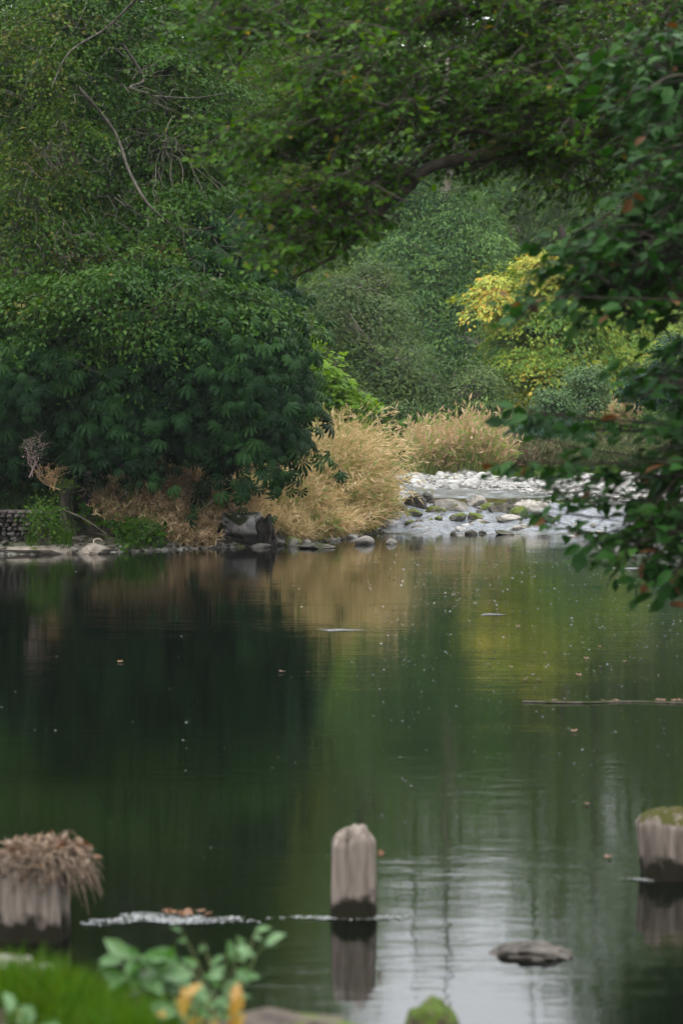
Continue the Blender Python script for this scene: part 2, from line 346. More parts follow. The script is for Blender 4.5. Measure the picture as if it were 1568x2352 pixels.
def bough_leaves(LV, C, O, n, Rb, size, flat=.13, droop=.5, upw=1.0, outw=.6, rnd=.5, vbase=(0, .6), vleaf=.4, cfun=None, hang=.5):
    nb = len(C)
    Oh = O.copy(); Oh[:, 2] *= .35; Oh = nrm(Oh+R.normal(0, .15, (nb, 3)))
    T = nrm(np.cross(up3(nb), Oh))
    u = R.uniform(-1, 1, (nb, n)); w_ = R.uniform(-1, 1, (nb, n))
    rb = Rb*R.uniform(.6, 1.3, nb)
    h = -droop*(u+.2)*np.abs(u+.2)*.8 - .35*w_**2*droop + R.normal(0, flat, (nb, n))
    p = C[:, None]+rb[:, None, None]*(u[..., None]*Oh[:, None]+.75*w_[..., None]*T[:, None]); p[..., 2] += rb[:, None]*h
    nn = upw*up3(nb*n).reshape(nb, n, 3)+outw*Oh[:, None]+R.normal(0, rnd, (nb, n, 3))
    hd = Oh[:, None]+.7*w_[..., None]*T[:, None]+R.normal(0, .45, (nb, n, 3)); hd[..., 2] -= hang
    bv = R.uniform(vbase[0], vbase[1], nb)
    v = np.clip(bv[:, None]+R.uniform(0, vleaf, (nb, n)), 0, 1)
    c = np.zeros((nb, n)) if cfun is None else cfun(p, nb, n)
    LV.add(p.reshape(-1, 3), nn.reshape(-1, 3), hd.reshape(-1, 3), size*R.uniform(.5, 1.35, nb*n), v.ravel(), c.ravel())
def limbs(TB, base, top, C, r, nl=10, ntw=150, twr=.012, trunk_pts=None):
    """trunk from base to top, nl limbs to chosen boughs, twigs to others"""
    tp = trunk_pts if trunk_pts is not None else curve(base, top, 10, 0, .02)
    TB.add(tp, r, r*.25, .06)
    if not len(C): return
    sel = R.choice(len(C), min(nl, len(C)), replace=False); nodes = [tp]
    for i in sel:
        hfrac = np.clip((C[i][2]-base[2])/(top[2]-base[2]+1e-6)-.25, .15, .9)
        a = tp[int(hfrac*(len(tp)-1))]
        c = curve(a, C[i], 9, .08, .025); TB.add(c, r*.35, r*.06, .05); nodes.append(c[2:])
    ND = np.concatenate(nodes)
    for i in R.choice(len(C), min(ntw, len(C)), replace=False):
        d2 = ((ND-C[i])**2).sum(1); a = ND[np.argmin(d2)]
        TB.add(curve(a, C[i], 5, .05, .04), twr, twr*.3)
def tree(name, label, cat, base, top, r, lobes, nb, npl, Rb, size, tmpl, mat, bark, group=None, nl=10, ntw=120, twr=.012, bias=.6, shell=(.5, 1), **kw):
    root = empty(name, base); tag(root, label, cat, group)
    C, O, _ = lobe_points(lobes, nb, bias, shell)
    LV = Leaves(); bough_leaves(LV, C, O, npl, Rb, size, **kw)
    TB = Tubes(6); limbs(TB, np.array(base, float), np.array(top, float), C, r, nl, ntw, twr)
    link_mesh('trunk', TB.mesh('trunk'), bark, root)
    link_mesh('crown', LV.mesh('crown', tmpl), mat, root)
    return root
DI, OV, PA, LO = T_diamond(.3), T_oval(.32), T_palmate(7), T_lobed()
bark_d = mat_bark('bark_dark', (.02, .017, .013), (.07, .06, .045))
bark_g = mat_bark('bark_grey', (.06, .052, .04), (.17, .15, .12), moss=(.05, .06, .02))
bark_m = mat_bark('bark_mossy', (.012, .01, .008), (.045, .038, .028), moss=(.03, .035, .008))
L_alder = mat_leaf('leaf_alder', [(.022, .06, .01), (.045, .11, .018), (.09, .17, .035)], [(.10, .10, .02), (.16, .15, .03)], spec=.7, rough=.36)
L_alder2 = mat_leaf('leaf_alder_pale', [(.07, .12, .025), (.13, .19, .04), (.22, .27, .08)], [(.2, .17, .03), (.35, .27, .04)])
L_climb = mat_leaf('leaf_climber', [(.05, .10, .015), (.09, .16, .03), (.14, .22, .045)], [(.12, .12, .03), (.2, .19, .04)])
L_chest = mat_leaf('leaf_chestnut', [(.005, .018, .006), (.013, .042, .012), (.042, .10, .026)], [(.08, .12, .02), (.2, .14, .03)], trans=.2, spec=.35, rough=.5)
L_yel = mat_leaf('leaf_yellowing', [(.07, .16, .04), (.15, .26, .05), (.3, .38, .07)], [(.22, .32, .05), (.42, .46, .07), (.55, .46, .07), (.48, .26, .05)], trans=.35)
L_ash = mat_leaf('leaf_ash', [(.045, .10, .045), (.085, .17, .065), (.17, .28, .08)])
L_will = mat_leaf('leaf_willow', [(.03, .065, .022), (.065, .115, .035), (.12, .17, .055)])
L_pale = mat_leaf('leaf_pale', [(.06, .11, .05), (.1, .17, .07), (.16, .24, .1)])
L_teal = mat_leaf('leaf_teal', [(.02, .055, .035), (.04, .09, .055), (.07, .13, .08)])
L_far = mat_leaf('leaf_far', [(.07, .13, .04), (.13, .22, .06), (.21, .32, .09)])
L_near = mat_leaf('leaf_near', [(.02, .06, .008), (.055, .135, .018), (.12, .22, .035)], [(.2, .18, .02), (.26, .17, .03)], spec=.5, rough=.45, trans=.4)
L_right = mat_leaf('leaf_right', [(.010, .036, .008), (.026, .08, .016), (.055, .125, .03)], [(.07, .035, .012), (.17, .08, .025)], spec=.6, rough=.5)

def cprob(prob):
    def f(p, nb, n):
        b = (R.random(nb) < prob)[:, None]*np.ones((nb, n)); return b*(R.random((nb, n)) < .8) + (R.random((nb, n)) < prob*.25)*1.0 > 0
    return lambda p, nb, n: f(p, nb, n).astype(float)
# --- left bank: horse chestnut
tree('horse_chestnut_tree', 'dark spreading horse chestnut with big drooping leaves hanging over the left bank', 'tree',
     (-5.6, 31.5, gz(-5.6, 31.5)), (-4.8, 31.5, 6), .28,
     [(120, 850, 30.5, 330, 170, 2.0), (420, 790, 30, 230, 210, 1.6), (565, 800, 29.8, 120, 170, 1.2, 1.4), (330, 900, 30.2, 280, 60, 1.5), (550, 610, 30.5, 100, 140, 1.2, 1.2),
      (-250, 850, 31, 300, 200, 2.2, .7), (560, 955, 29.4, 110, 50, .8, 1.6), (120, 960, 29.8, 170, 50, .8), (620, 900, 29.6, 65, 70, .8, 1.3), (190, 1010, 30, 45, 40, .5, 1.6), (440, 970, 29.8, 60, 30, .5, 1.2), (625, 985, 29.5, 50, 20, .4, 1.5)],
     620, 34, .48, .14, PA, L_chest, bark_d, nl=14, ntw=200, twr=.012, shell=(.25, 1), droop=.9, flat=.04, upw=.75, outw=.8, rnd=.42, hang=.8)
# --- left bank: alders
tree('alder_tree', 'tall dark alder with small glossy leaves rising behind the horse chestnut', 'tree',
     (-3.9, 33.5, gz(-3.9, 33.5)), (-3.6, 33, 13), .22,
     [(300, 250, 32, 330, 330, 1.6), (120, 600, 31, 280, 240, 1.4), (420, 560, 30.6, 190, 160, 1.2), (300, 700, 29.2, 340, 120, .9, 1.3), (150, 100, 32, 300, 250, 1.8), (480, 330, 31.5, 130, 200, 1.0),
      (200, -300, 33, 400, 350, 2.5, .5), (-350, 200, 33, 350, 600, 2.5, .35)],
     1500, 115, .42, .064, DI, L_alder, bark_g, nl=16, ntw=500, twr=.01, droop=.7, flat=.07, upw=.7, outw=.6, rnd=.6, cfun=cprob(.02), vbase=(0, .75))
tree('alder_tree', 'yellow-green thin alder behind the tall dark one, twigs showing through', 'tree',
     (-1.6, 41, gz(-1.6, 41)), (-1.4, 41, 12), .15,
     [(520, 330, 41, 110, 250, 1.6), (590, 430, 41, 110, 130, 1.4), (500, 60, 41, 120, 200, 2), (560, -250, 42, 260, 260, 2.4, .5), (680, 440, 42, 100, 70, 1.2), (620, 560, 41, 90, 100, 1.4), (600, 180, 41, 120, 180, 1.5)],
     1100, 36, .4, .075, DI, L_alder2, bark_g, nl=14, ntw=400, twr=.011, rnd=.8, cfun=cprob(.08), vbase=(0, .6))
alder = [o for o in bpy.data.objects if o.name == 'alder_tree'][0]
TB = Tubes(7)
for pts_, r0, r1 in [([(180, 200), (262, 300), (300, 400), (350, 480), (420, 530), (500, 570), (530, 540), (575, 520)], .022, .008), ([(330, -20), (250, 60), (160, 120), (120, 200)], .02, .006),
                     ([(200, 700), (262, 800), (268, 850), (230, 900)], .018, .008), ([(280, 100), (330, 180), (300, 200), (345, 215)], .022, .008), ([(490, 640), (560, 700), (620, 760), (640, 800)], .010, .004),
                     ([(380, 760), (470, 800), (540, 860), (600, 880)], .008, .003), ([(560, 520), (580, 580), (570, 640)], .008, .003), ([(350, 220), (440, 225), (520, 215)], .012, .004), ([(250, 640), (330, 560), (420, 600)], .010, .004)]:
    TB.add(smooth([P(a, b_, 29.5+.35*math.sin(i*1.7)) for i, (a, b_) in enumerate(pts_)], 40), r0, r1, .12)
for i in range(150):
    x_, y_ = R.uniform(20, 560), R.uniform(40, 860); a_ = P(x_, y_, R.uniform(28.6, 29.6)); d_ = R.normal(0, .3, 3)+np.array([.25, 0, -.2]); TB.add(curve(a_, a_+d_, 6, .1, .07), .006, .002)
link_mesh('bare_twigs', TB.mesh('bare_twigs'), mat_bark('bark_twig_grey', (.03, .026, .02), (.11, .1, .08)), alder)['kind'] = 'stuff'
tree('alder_tree', 'tall tree on the right bank, glimpsed through the near leaves at upper right', 'tree',
     (7.0, 26, gz(7.0, 26)), (6.8, 26, 9), .2,
     [(1520, 180, 26, 170, 230, 1.4), (1480, -150, 26, 200, 220, 1.6), (1750, 100, 26, 250, 450, 2, .7)],
     420, 90, .45, .07, DI, L_alder, bark_d, nl=8, ntw=100, droop=.7, flat=.08)
# --- climber down the far left
tree('climbing_plant', 'straggling brownish-green climber trailing down the alder at the left edge', 'climbing plant',
     (-4.6, 30.4, gz(-4.6, 30.4)), (-4.3, 30.2, 6), .03,
     [(60, 250, 30, 110, 280, .5), (30, 560, 29.7, 110, 200, .4), (110, 120, 30, 130, 140, .5), (150, 330, 29.8, 90, 140, .3)],
     190, 40, .3, .055, DI, L_climb, bark_g, nl=6, ntw=200, twr=.006, rnd=.8, droop=1.2, cfun=cprob(.15), vbase=(.0, .6))
print('left trees done')
tree('shrub', 'dark thicket added to deepen the shade beneath the horse chestnut', 'shrub', (-3.4, 34.5, gz(-3.4, 34.5)), (-3.4, 34.5, 2.4), .05,  # added shrubs: close a pale gap and darken the space under the canopy
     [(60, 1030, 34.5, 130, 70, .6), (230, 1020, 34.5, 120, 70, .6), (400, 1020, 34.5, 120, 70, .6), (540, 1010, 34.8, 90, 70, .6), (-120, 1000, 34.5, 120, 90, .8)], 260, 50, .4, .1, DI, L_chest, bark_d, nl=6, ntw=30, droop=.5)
# --- beyond the grass: mid trees
MID = dict(droop=.5, flat=.16, rnd=.55)
tree('young_maple', 'bright lime-green low maple branch just behind the tan grass', 'tree',
     (.0, 36.5, gz(0, 36.5)), (-.1, 36.5, 2.4), .05,
     [(750, 890, 36, 50, 40, .5), (775, 915, 36, 70, 14, .4), (740, 950, 36, 100, 26, .5), (710, 840, 36, 50, 50, .5)], 110, 26, .28, .13, LO,
     mat_leaf('leaf_lime', [(.1, .2, .03), (.17, .3, .05), (.22, .36, .06)], trans=.4), bark_g, nl=6, ntw=50)
tree('willow_tree', 'grey-green rounded willow at the water bend, left of the ash', 'tree',
     (.6, 56, gz(.6, 56)), (.7, 57, 4.8), .2,
     [(780, 700, 56, 90, 90, 1.6), (850, 640, 57, 60, 50, 1), (880, 740, 56, 60, 70, 1.4), (740, 800, 55.5, 80, 90, 1.6), (850, 830, 55, 80, 70, 1.5), (940, 850, 54.5, 70, 60, 1.3), (800, 910, 54, 90, 60, 1.4), (900, 930, 54, 80, 50, 1.2), (1010, 920, 54, 80, 50, 1.4), (1090, 880, 54, 60, 60, 1.2), (1060, 950, 53.5, 80, 30, 1)],
     480, 105, .6, .09, DI, L_will, bark_g, nl=14, ntw=500, twr=.016, vbase=(0, .9), droop=1.1, flat=.06, rnd=.4)
tree('ash_tree', 'tall feathery light-green ash in the middle of the far bank', 'tree',
     (2.9, 66, gz(2.9, 66)), (2.9, 66, 11), .25,
     [(1060, 500, 66, 80, 70, 1.6), (960, 460, 67, 80, 60, 1.8), (1110, 580, 65, 60, 60, 1.4), (1020, 600, 65, 80, 50, 1.6), (930, 560, 66, 60, 60, 1.6), (980, 690, 65, 70, 60, 1.8), (1080, 700, 64.5, 60, 70, 1.6), (1030, 790, 64, 80, 60, 1.6), (1110, 830, 63, 60, 60, 1.4), (1010, 330, 68, 140, 100, 2.2), (900, 400, 68, 90, 90, 2)],
     460, 120, .8, .14, T_diamond(.17), L_ash, bark_g, nl=12, ntw=250, twr=.016, vbase=(0, .9), droop=1.3, flat=.06, rnd=.4)
tree('dark_tree', 'dark bluish tree filling the gap behind the willow and the ash', 'tree',
     (0.6, 78, gz(.6, 78)), (.6, 78, 14), .3,
     [(800, 520, 78, 200, 160, 3), (740, 660, 76, 120, 170, 3), (860, 560, 76, 110, 200, 3), (700, 380, 80, 200, 200, 3), (850, 150, 82, 280, 200, 3, .6), (640, 150, 82, 200, 240, 3)],
     900, 36, .9, .2, DI, L_far, bark_d, nl=10, ntw=60, **MID)
# yellowing chestnut
def yel_c(p, nb, n):
    # autumn colour strongest on the upper left and lowest boughs
    b = p.mean(1); sx = 784+b[:, 0]/b[:, 1]*FPX; sz = HOR-(b[:, 2]-CAMZ)/b[:, 1]*FPX
    pr = .06+.6*np.exp(-((sx-1240)**2+(sz-600)**2)/60**2)+.85*np.exp(-((sx-1130)/45)**2-((sz-680)/70)**2)+.4*np.exp(-((sx-1240)/60)**2-((sz-880)/50)**2)
    return np.clip(pr[:, None]*1.25-.12+R.normal(0, .28, (nb, n)), 0, 1)
tree('horse_chestnut_tree', 'horse chestnut turning yellow and orange on the far bank at right', 'tree',
     (5.6, 60, gz(5.6, 60)), (5.4, 60, 6), .26,
     [(1255, 620, 60, 60, 50, 1.2), (1135, 680, 59.5, 40, 60, 1.2), (1280, 730, 59.5, 130, 50, 2), (1220, 840, 59, 90, 60, 1.8), (1420, 830, 60, 100, 70, 2), (1200, 750, 60, 70, 60, 1.6), (1400, 750, 61, 110, 50, 2), (1340, 820, 59.5, 110, 60, 2), (1170, 900, 58.5, 60, 26, 1), (1300, 890, 59, 60, 30, 1)],
     430, 100, .58, .125, DI, L_yel, bark_d, nl=12, ntw=80, droop=.6, flat=.1, upw=.8, outw=.7, rnd=.3, cfun=yel_c, vbase=(0, .75))
tree('broadleaf_tree', 'pale yellow-green tree between the yellow chestnut and the right edge', 'tree',
     (8.2, 64, gz(8.2, 64)), (8.2, 64, 5), .16,
     [(1480, 780, 64, 90, 70, 2), (1560, 790, 64, 90, 100, 2), (1420, 840, 63, 70, 70, 1.5), (1440, 720, 65, 80, 60, 1.6)], 480, 44, .5, .13, DI,
     mat_leaf('leaf_yg', [(.09, .16, .04), (.19, .27, .06), (.32, .38, .1)]), bark_g, nl=8, ntw=60)
for nm, lb, ct, bx, by, top, lob, nb_, mt, sz in [
    ('shrub', 'dark teal bush at the right edge under the pale tree', 'shrub', 7.3, 54, 2.6, [(1500, 890, 54, 60, 50, 1.2), (1550, 850, 54, 60, 80, 1.2)], 130, L_teal, .11),
    ('shrub', 'tall pale green sapling clump in front of the yellowing chestnut', 'shrub', 5.2, 53, 1.9, [(1335, 900, 53, 45, 55, .8), (1350, 870, 53, 35, 50, .7), (1300, 940, 52.5, 40, 30, .6)], 120, L_pale, .09),
    ('shrub', 'small rounded pale green bush left of the sapling clump', 'shrub', 4.5, 52, 1.4, [(1262, 925, 52, 36, 32, .6)], 60, L_pale, .09),
    ('shrub', 'leafy mid-green bush above the right end of the white stones', 'shrub', 4.0, 48, 1.3, [(1230, 1020, 48, 60, 50, .9), (1290, 1000, 48, 60, 40, .8), (1190, 1050, 47.5, 40, 30, .6)], 150, L_teal, .09),
    ('shrub', 'low green bramble thicket behind the far stones at right', 'shrub', 5.6, 47, 1.2, [(1380, 1050, 47, 80, 34, .8), (1470, 1040, 47, 90, 40, .9), (1320, 1075, 46, 60, 20, .6), (1550, 1000, 47, 80, 80, 1)], 190, L_will, .08),
    ('shrub', 'tangled green bush at the foot of the ash tree', 'shrub', 2.4, 53, 1.6, [(1130, 960, 53, 60, 50, .9), (1060, 960, 53, 60, 40, .9), (930, 960, 53, 60, 40, .9), (870, 950, 53, 60, 50, .9), (1000, 970, 53, 60, 40, .9)], 220, L_will, .1)]:
    tree(nm, lb, ct, (bx, by, gz(bx, by)), (bx, by, top), .05, lob, nb_, 40, .32, sz, DI, mt, bark_d, nl=5, ntw=20, group=None, **MID)
# --- far woodland on the hillside (reads as one mass)
def woodland():
    LV = Leaves(); TB = Tubes(5)
    spots = []
    for row, (Y, h0) in enumerate([(88, 19), (98, 22), (110, 25), (124, 25)]):
        for x in np.arange(-46, 52, 4.6): spots.append((x+R.uniform(-1.4, 1.4), Y+R.uniform(-3, 3), h0*R.uniform(.85, 1.12)))
    for x, y, h in spots:
        z0 = gz(x, y); TB.add(curve((x, y, z0-.3), (x, y, z0+h*.8), 5), .25, .06)
        # gap in the canopy where the bright sky shows
        if x > y*.014 and x < y*.10: h *= .69
        n = 230
        dirs = nrm(R.normal(size=(n, 3))); dirs[:, 1] = -np.abs(dirs[:, 1])*R.choice([1, 1, 1, -1], n)
        C = np.array([x, y, z0+h*.58])+dirs*np.array([3.0, 3.0, h*.46])*R.uniform(.6, 1, (n, 1))
        bough_leaves(LV, C, dirs, 22, 1.0, .34, vbase=(0, .7), vleaf=.3, droop=.5, flat=.16, rnd=.5)
    return LV, TB
LV, TB = woodland()
o = link_mesh('woodland', LV.mesh('woodland', DI), L_far); tag(o, 'far-off wooded hillside fading to blue-grey behind the ash tree', 'woodland', kind='stuff')
o = link_mesh('woodland_trunks', TB.mesh('woodland_trunks'), bark_g); tag(o, 'pale trunks standing in the far-off wooded hillside', 'woodland', kind='stuff')
print('far done')
# ------------------------------------------------------------------ near trees at right
def sprays(LV, TB, paths, gap, size, side=3, sidel=.28, cprob_=.03, droopn=.5, vb=(0, .6)):
    """paths: world polylines; alternate side twigs each carrying leaves"""
    ps = []; ns = []; hs = []; vs = []; cs = []
    for path in paths:
        path = np.asarray(path, float); seg = np.linalg.norm(np.diff(path, axis=0), axis=1); Ltot = seg.sum()
        TB.add(path, .0045, .002)
        m_ = max(2, int(Ltot/.09*side/3)); ts = np.sort(R.uniform(.05, 1, m_)); cum = np.concatenate([[0], np.cumsum(seg)])/Ltot
        bv = R.uniform(*vb)
        for k, t in enumerate(list(ts)+[1.0]):
            a = np.array([np.interp(t, cum, path[:, i]) for i in range(3)]); tn = nrm(path[-1]-path[0])
            s = nrm(np.cross(tn, [0, 0, 1]))*(1 if k % 2 else -1)
            dr = nrm(tn*R.uniform(.4, 1.1)+s*R.uniform(.3, 1)+np.array([0, 0, R.uniform(-.8, .15)])) if t < 1 else tn
            l = sidel*R.uniform(.4, 1.1)*(1.15-.6*t); e = a+dr*l
            TB.add(np.array([a, (a+e)/2+R.normal(0, .01, 3), e]), .003, .0015)
            q = int(max(2, l/gap)); tt = np.linspace(.15, 1, q)[:, None]
            side_ = nrm(np.cross(dr, [0, 0, 1]))*np.where(np.arange(q) % 2, 1, -1)[:, None]
            ps.append(a+(e-a)*tt+R.normal(0, .008, (q, 3)))
            ns.append(np.array([0, -.25, 1.0])+R.normal(0, .5, (q, 3))); hs.append(dr+side_*.9+np.array([0, 0, -droopn])+R.normal(0, .3, (q, 3)))
            vs.append(np.clip(bv+R.uniform(-.1, .45, q), 0, 1)); cs.append((R.random(q) < (cprob_*6 if R.random() < .12 else cprob_*.5)).astype(float))
    p = np.concatenate(ps)
    LV.add(p, np.concatenate(ns), np.concatenate(hs), size*R.uniform(.65, 1.2, len(p)), np.concatenate(vs), np.concatenate(cs))
def near_paths(lobes, n, L0, dirx=-1.0, dz=(-.1, .25)):
    C, O, _ = lobe_points(lobes, n, .3, (.0, 1))
    out = []
    for c, o in zip(C, O):
        d = nrm(np.array([dirx*R.uniform(.2, 1.0)+o[0]*.3, R.normal(0, .5), R.normal(*dz)])); l = L0*R.uniform(.5, 1.2)
        a = c-d*l*.5; e = c+d*l*.5; mid = (a+e)/2+np.array([0, 0, .05*l])
        e = e+np.array([0, 0, -.1*l]); out.append(np.array([a, mid, e]))
    return out
# near overhanging alder (top of the picture)
root = empty('alder_tree', (4.6, 13.0, gz(4.6, 13))); tag(root, 'near alder whose leafy boughs overhang the water across the top', 'tree')
up_lobes = [(800, 220, 12.5, 230, 170, .9), (640, 310, 12.3, 100, 60, .5), (740, 470, 12.2, 120, 75, .4), (690, 570, 12, 90, 55, .3), (1120, 230, 13, 330, 150, 1), (1420, 200, 13, 300, 230, 1.2), (1000, 20, 13.2, 560, 110, 1.2),
            (1240, 350, 12.7, 190, 70, .7), (890, 400, 12.4, 110, 60, .4), (560, 20, 13, 130, 60, .8), (1700, 200, 13, 250, 300, 1.5, .5), (1100, -250, 13.5, 700, 200, 1.8, .45), (820, 500, 12.2, 60, 40, .3)]
pths = near_paths(up_lobes, 1300, .42, dz=(-.12, .35))
LV = Leaves(); TB = Tubes(5)
sprays(LV, TB, pths, .027, .049, cprob_=.012, vb=(0, .65))
def pp(*a): return np.array([P(*q) for q in a])
tb = np.array([4.6, 13, gz(4.6, 13)-.2])
B = Tubes(8)
B.add(smooth([tb, tb+[-.1, 0, 2], tb+[-.3, .1, 4.2], tb+[-.1, 0, 6.5]]), .2, .09, .03)
mainb = smooth([tb+[-.2, .0, 2.4], P(2050, 240, 13), P(1700, 280, 12.8), P(1420, 300, 12.6), P(1200, 340, 12.5), P(1080, 362, 12.4), P(985, 385, 12.35), P(930, 440, 12.3), P(870, 490, 12.2), P(780, 580, 12.1), P(655, 645, 12)], 70); B.add(mainb, .06, .006, .05)
B.add(smooth(pp((1200, 340, 12.5), (1090, 300, 12.5), (1000, 335, 12.4), (905, 430, 12.3), (870, 500, 12.2), (835, 570, 12.1))), .02, .004, .05)
B.add(smooth([tb+[-.3, .1, 4.2], P(1900, -100, 13), P(1500, -30, 13.2), P(1100, 20, 13), P(800, 90, 12.8), P(640, 60, 12.8), P(560, 90, 12.8), P(548, 190, 12.8)]), .06, .004, .05)
B.add(smooth(pp((1290, 320, 12.6), (1240, 380, 12.6), (1195, 420, 12.5), (1175, 455, 12.5), (1140, 500, 12.5))), .006, .002)
B.add(smooth(pp((1430, 330, 12.6), (1370, 400, 12.6), (1320, 430, 12.6), (1310, 480, 12.6))), .007, .002)
B.add(smooth(pp((640, 20, 12.9), (560, 130, 12.9), (490, 210, 12.9))), .006, .002)
link_mesh('trunk', B.mesh('trunk'), bark_m, root)
link_mesh('twigs', TB.mesh('twigs'), bark_d, root)
link_mesh('crown', LV.mesh('crown', OV), L_near, root)
# near tree with larger leaves hanging down the right side
root = empty('dogwood_tree', (3.6, 9.6, gz(3.6, 9.6))); tag(root, 'near tree with larger blurred leaves hanging down the right edge', 'tree')
r_lobes = [(1500, 560, 10, 160, 90, .6), (1450, 640, 10, 160, 55, .5), (1560, 450, 10, 130, 160, .7), (1590, 690, 10, 60, 60, .5), (1620, 880, 10, 80, 160, .6), (1590, 1080, 10, 100, 120, .6), (1500, 1200, 9.6, 90, 60, .5), (1575, 1270, 9.6, 40, 50, .4),
           (1370, 560, 10, 90, 50, .4), (1750, 700, 10, 110, 600, .8, .5), (1560, 200, 10.5, 90, 150, .5), (1500, 140, 10.6, 150, 70, .5)]
pths = near_paths(r_lobes, 350, .36, dz=(-.3, .4))
fix = [[(1720, 960), (1500, 965), (1330, 955), (1200, 945)], [(1720, 1020), (1520, 1000), (1340, 985), (1240, 960)], [(1700, 1060), (1480, 1070), (1300, 1080), (1165, 1065)], [(1700, 1110), (1480, 1095), (1330, 1105), (1240, 1120), (1215, 1100)],
       [(1700, 1200), (1500, 1150), (1380, 1120), (1300, 1130)], [(1680, 1180), (1480, 1190), (1350, 1200), (1245, 1175)], [(1700, 1250), (1560, 1200), (1440, 1220), (1385, 1270)], [(1700, 1260), (1600, 1270), (1560, 1310), (1550, 1340)], [(1640, 1210), (1480, 1240), (1440, 1280)],
       [(1600, 700), (1400, 690), (1260, 690), (1185, 730)], [(1600, 640), (1400, 600), (1290, 610), (1210, 680)], [(1640, 1300), (1590, 1320), (1565, 1340)], [(1640, 900), (1500, 880), (1440, 850)]]
for f in fix:
    for j in range(3):
        dd = R.uniform(9.2, 10.2); jj = R.normal(0, 14, 2)*(1 if j else 0)
        pths.append(smooth([P(a+jj[0], b+jj[1]+R.normal(0, 9), dd+R.normal(0, .05)) for a, b in f], 12))
LV = Leaves(); TB = Tubes(5)
sprays(LV, TB, pths, .036, .078, sidel=.16, cprob_=.018, droopn=.9, vb=(0, .6))
B = Tubes(8); tb = np.array([3.6, 9.6, gz(3.6, 9.6)-.2])
B.add(smooth([tb, tb+[-.1, .1, 1.6], tb+[-.4, .1, 3.2], tb+[-.6, .1, 4.6]]), .11, .04, .04)
for py, dz in ((1000, .9), (1100, .7), (1230, .6), (650, 1.7), (450, 2.1), (150, 3.0), (850, 1.4)):
    B.add(smooth([tb+[-.05, .1, dz], P(1900, py-60, 9.9), P(1720, py-30, 9.9), P(1620, py+20, 9.8), P(1540, py+25, 9.8), P(1480, py+60, 9.7)]), .014, .003, .05)
link_mesh('trunk', B.mesh('trunk'), bark_d, root)
link_mesh('twigs', TB.mesh('twigs'), mat_bark('bark_twig', (.01, .009, .007), (.035, .028, .02)), root)
link_mesh('crown', LV.mesh('crown', OV), L_right, root)
print('near trees done')
# ------------------------------------------------------------------ grass
def blades(base, height, lean, width, segs=4, curl=1.0):
    """base (n,3); height (n,), lean (n,2) horizontal displacement of the tip as fraction of height -> verts, faces, tips, tipdirs"""
    n = len(base); t = np.linspace(0, 1, segs+1)
    ang = R.uniform(0, pi, n); wv = np.stack([np.cos(ang), np.sin(ang)*.6, np.zeros(n)], -1)
    p = np.zeros((n, segs+1, 3))
    p[..., 0] = base[:, None, 0]+lean[:, None, 0]*height[:, None]*t**(1+curl)
    p[..., 1] = base[:, None, 1]+lean[:, None, 1]*height[:, None]*t**(1+curl)
    lm = np.hypot(lean[:, 0], lean[:, 1])
    p[..., 2] = base[:, None, 2]+height[:, None]*(t-.35*np.minimum(lm, 1.4)[:, None]*t**3)
    wd = width[:, None]*(1-t*.85)
    V = np.stack([p-wv[:, None]*wd[..., None], p+wv[:, None]*wd[..., None]], 2).reshape(n, -1, 3)
    f = []
    for s in range(segs): a = s*2; f += [[a, a+1, a+3], [a, a+3, a+2]]
    F = np.array(f)[None]+(np.arange(n)*(segs+1)*2)[:, None, None]
    return V.reshape(-1, 3), F.reshape(-1, 3), p[:, -1], nrm(p[:, -1]-p[:, -2]), (segs+1)*2
def grass_patch(name, label, base, height, lean, width, mat, head=0, head_len=.16, cat='grass', vr=None, headw=.13, kind='stuff'):
    n = len(base); V, F, tip, td, k = blades(base, height, lean, width)
    v = R.random(n) if vr is None else vr
    AV = [np.repeat(v, k)]; AC = [np.zeros(n*k)]; Vs = [V]; Fs = [F]; off = len(V)
    if head:
        tv, tf = T_diamond(headw)
        sel = np.flatnonzero(R.random(n) < .8)
        for j in range(head):
            s = head_len*R.uniform(.4, 1, len(sel)); h = td[sel]+R.normal(0, .35, (len(sel), 3)); h[:, 2] -= .25*R.random(len(sel)); h = nrm(h)
            nn = R.normal(0, 1, (len(sel), 3)); nn[:, 1] -= .6; nn = nrm(nn); x = nrm(h-nn*np.sum(h*nn, -1, keepdims=True)); y = np.cross(nn, x)
            p = tip[sel]-td[sel]*R.uniform(0, head_len*1.2, (len(sel), 1))
            vv = p[:, None]+s[:, None, None]*(tv[None, :, 0:1]*x[:, None]+tv[None, :, 1:2]*y[:, None]+tv[None, :, 2:3]*nn[:, None])
            ff = tf[None]+(np.arange(len(sel))*len(tv))[:, None, None]+off
            Vs.append(vv.reshape(-1, 3)); Fs.append(ff.reshape(-1, 3)); off += vv.shape[0]*vv.shape[1]
            AV.append(np.repeat(v[sel], len(tv))); AC.append(np.repeat((R.random(len(sel)) < .65).astype(float), len(tv)))
    me = np_mesh(name, np.concatenate(Vs), np.concatenate(Fs), {'v': np.concatenate(AV), 'c': np.concatenate(AC)})
    o = link_mesh(name, me, mat); tag(o, label, cat, kind=kind); return o
def scatter(pxr, dr, n, pyfn=None):
    d = R.uniform(dr[0], dr[1], n); px = R.uniform(pxr[0], pxr[1], n); x = (px-784)/FPX*d
    z = ground_z(x, d); sd = sdist(x, d)
    k = sd > .02
    return np.stack([x, d, z], -1)[k], px[k]
G_tan = mat_leaf('grass_tan', [(.11, .22, .04), (.32, .30, .11), (.50, .42, .22)], [(.36, .26, .13), (.66, .54, .33)], trans=.35, spec=.2)
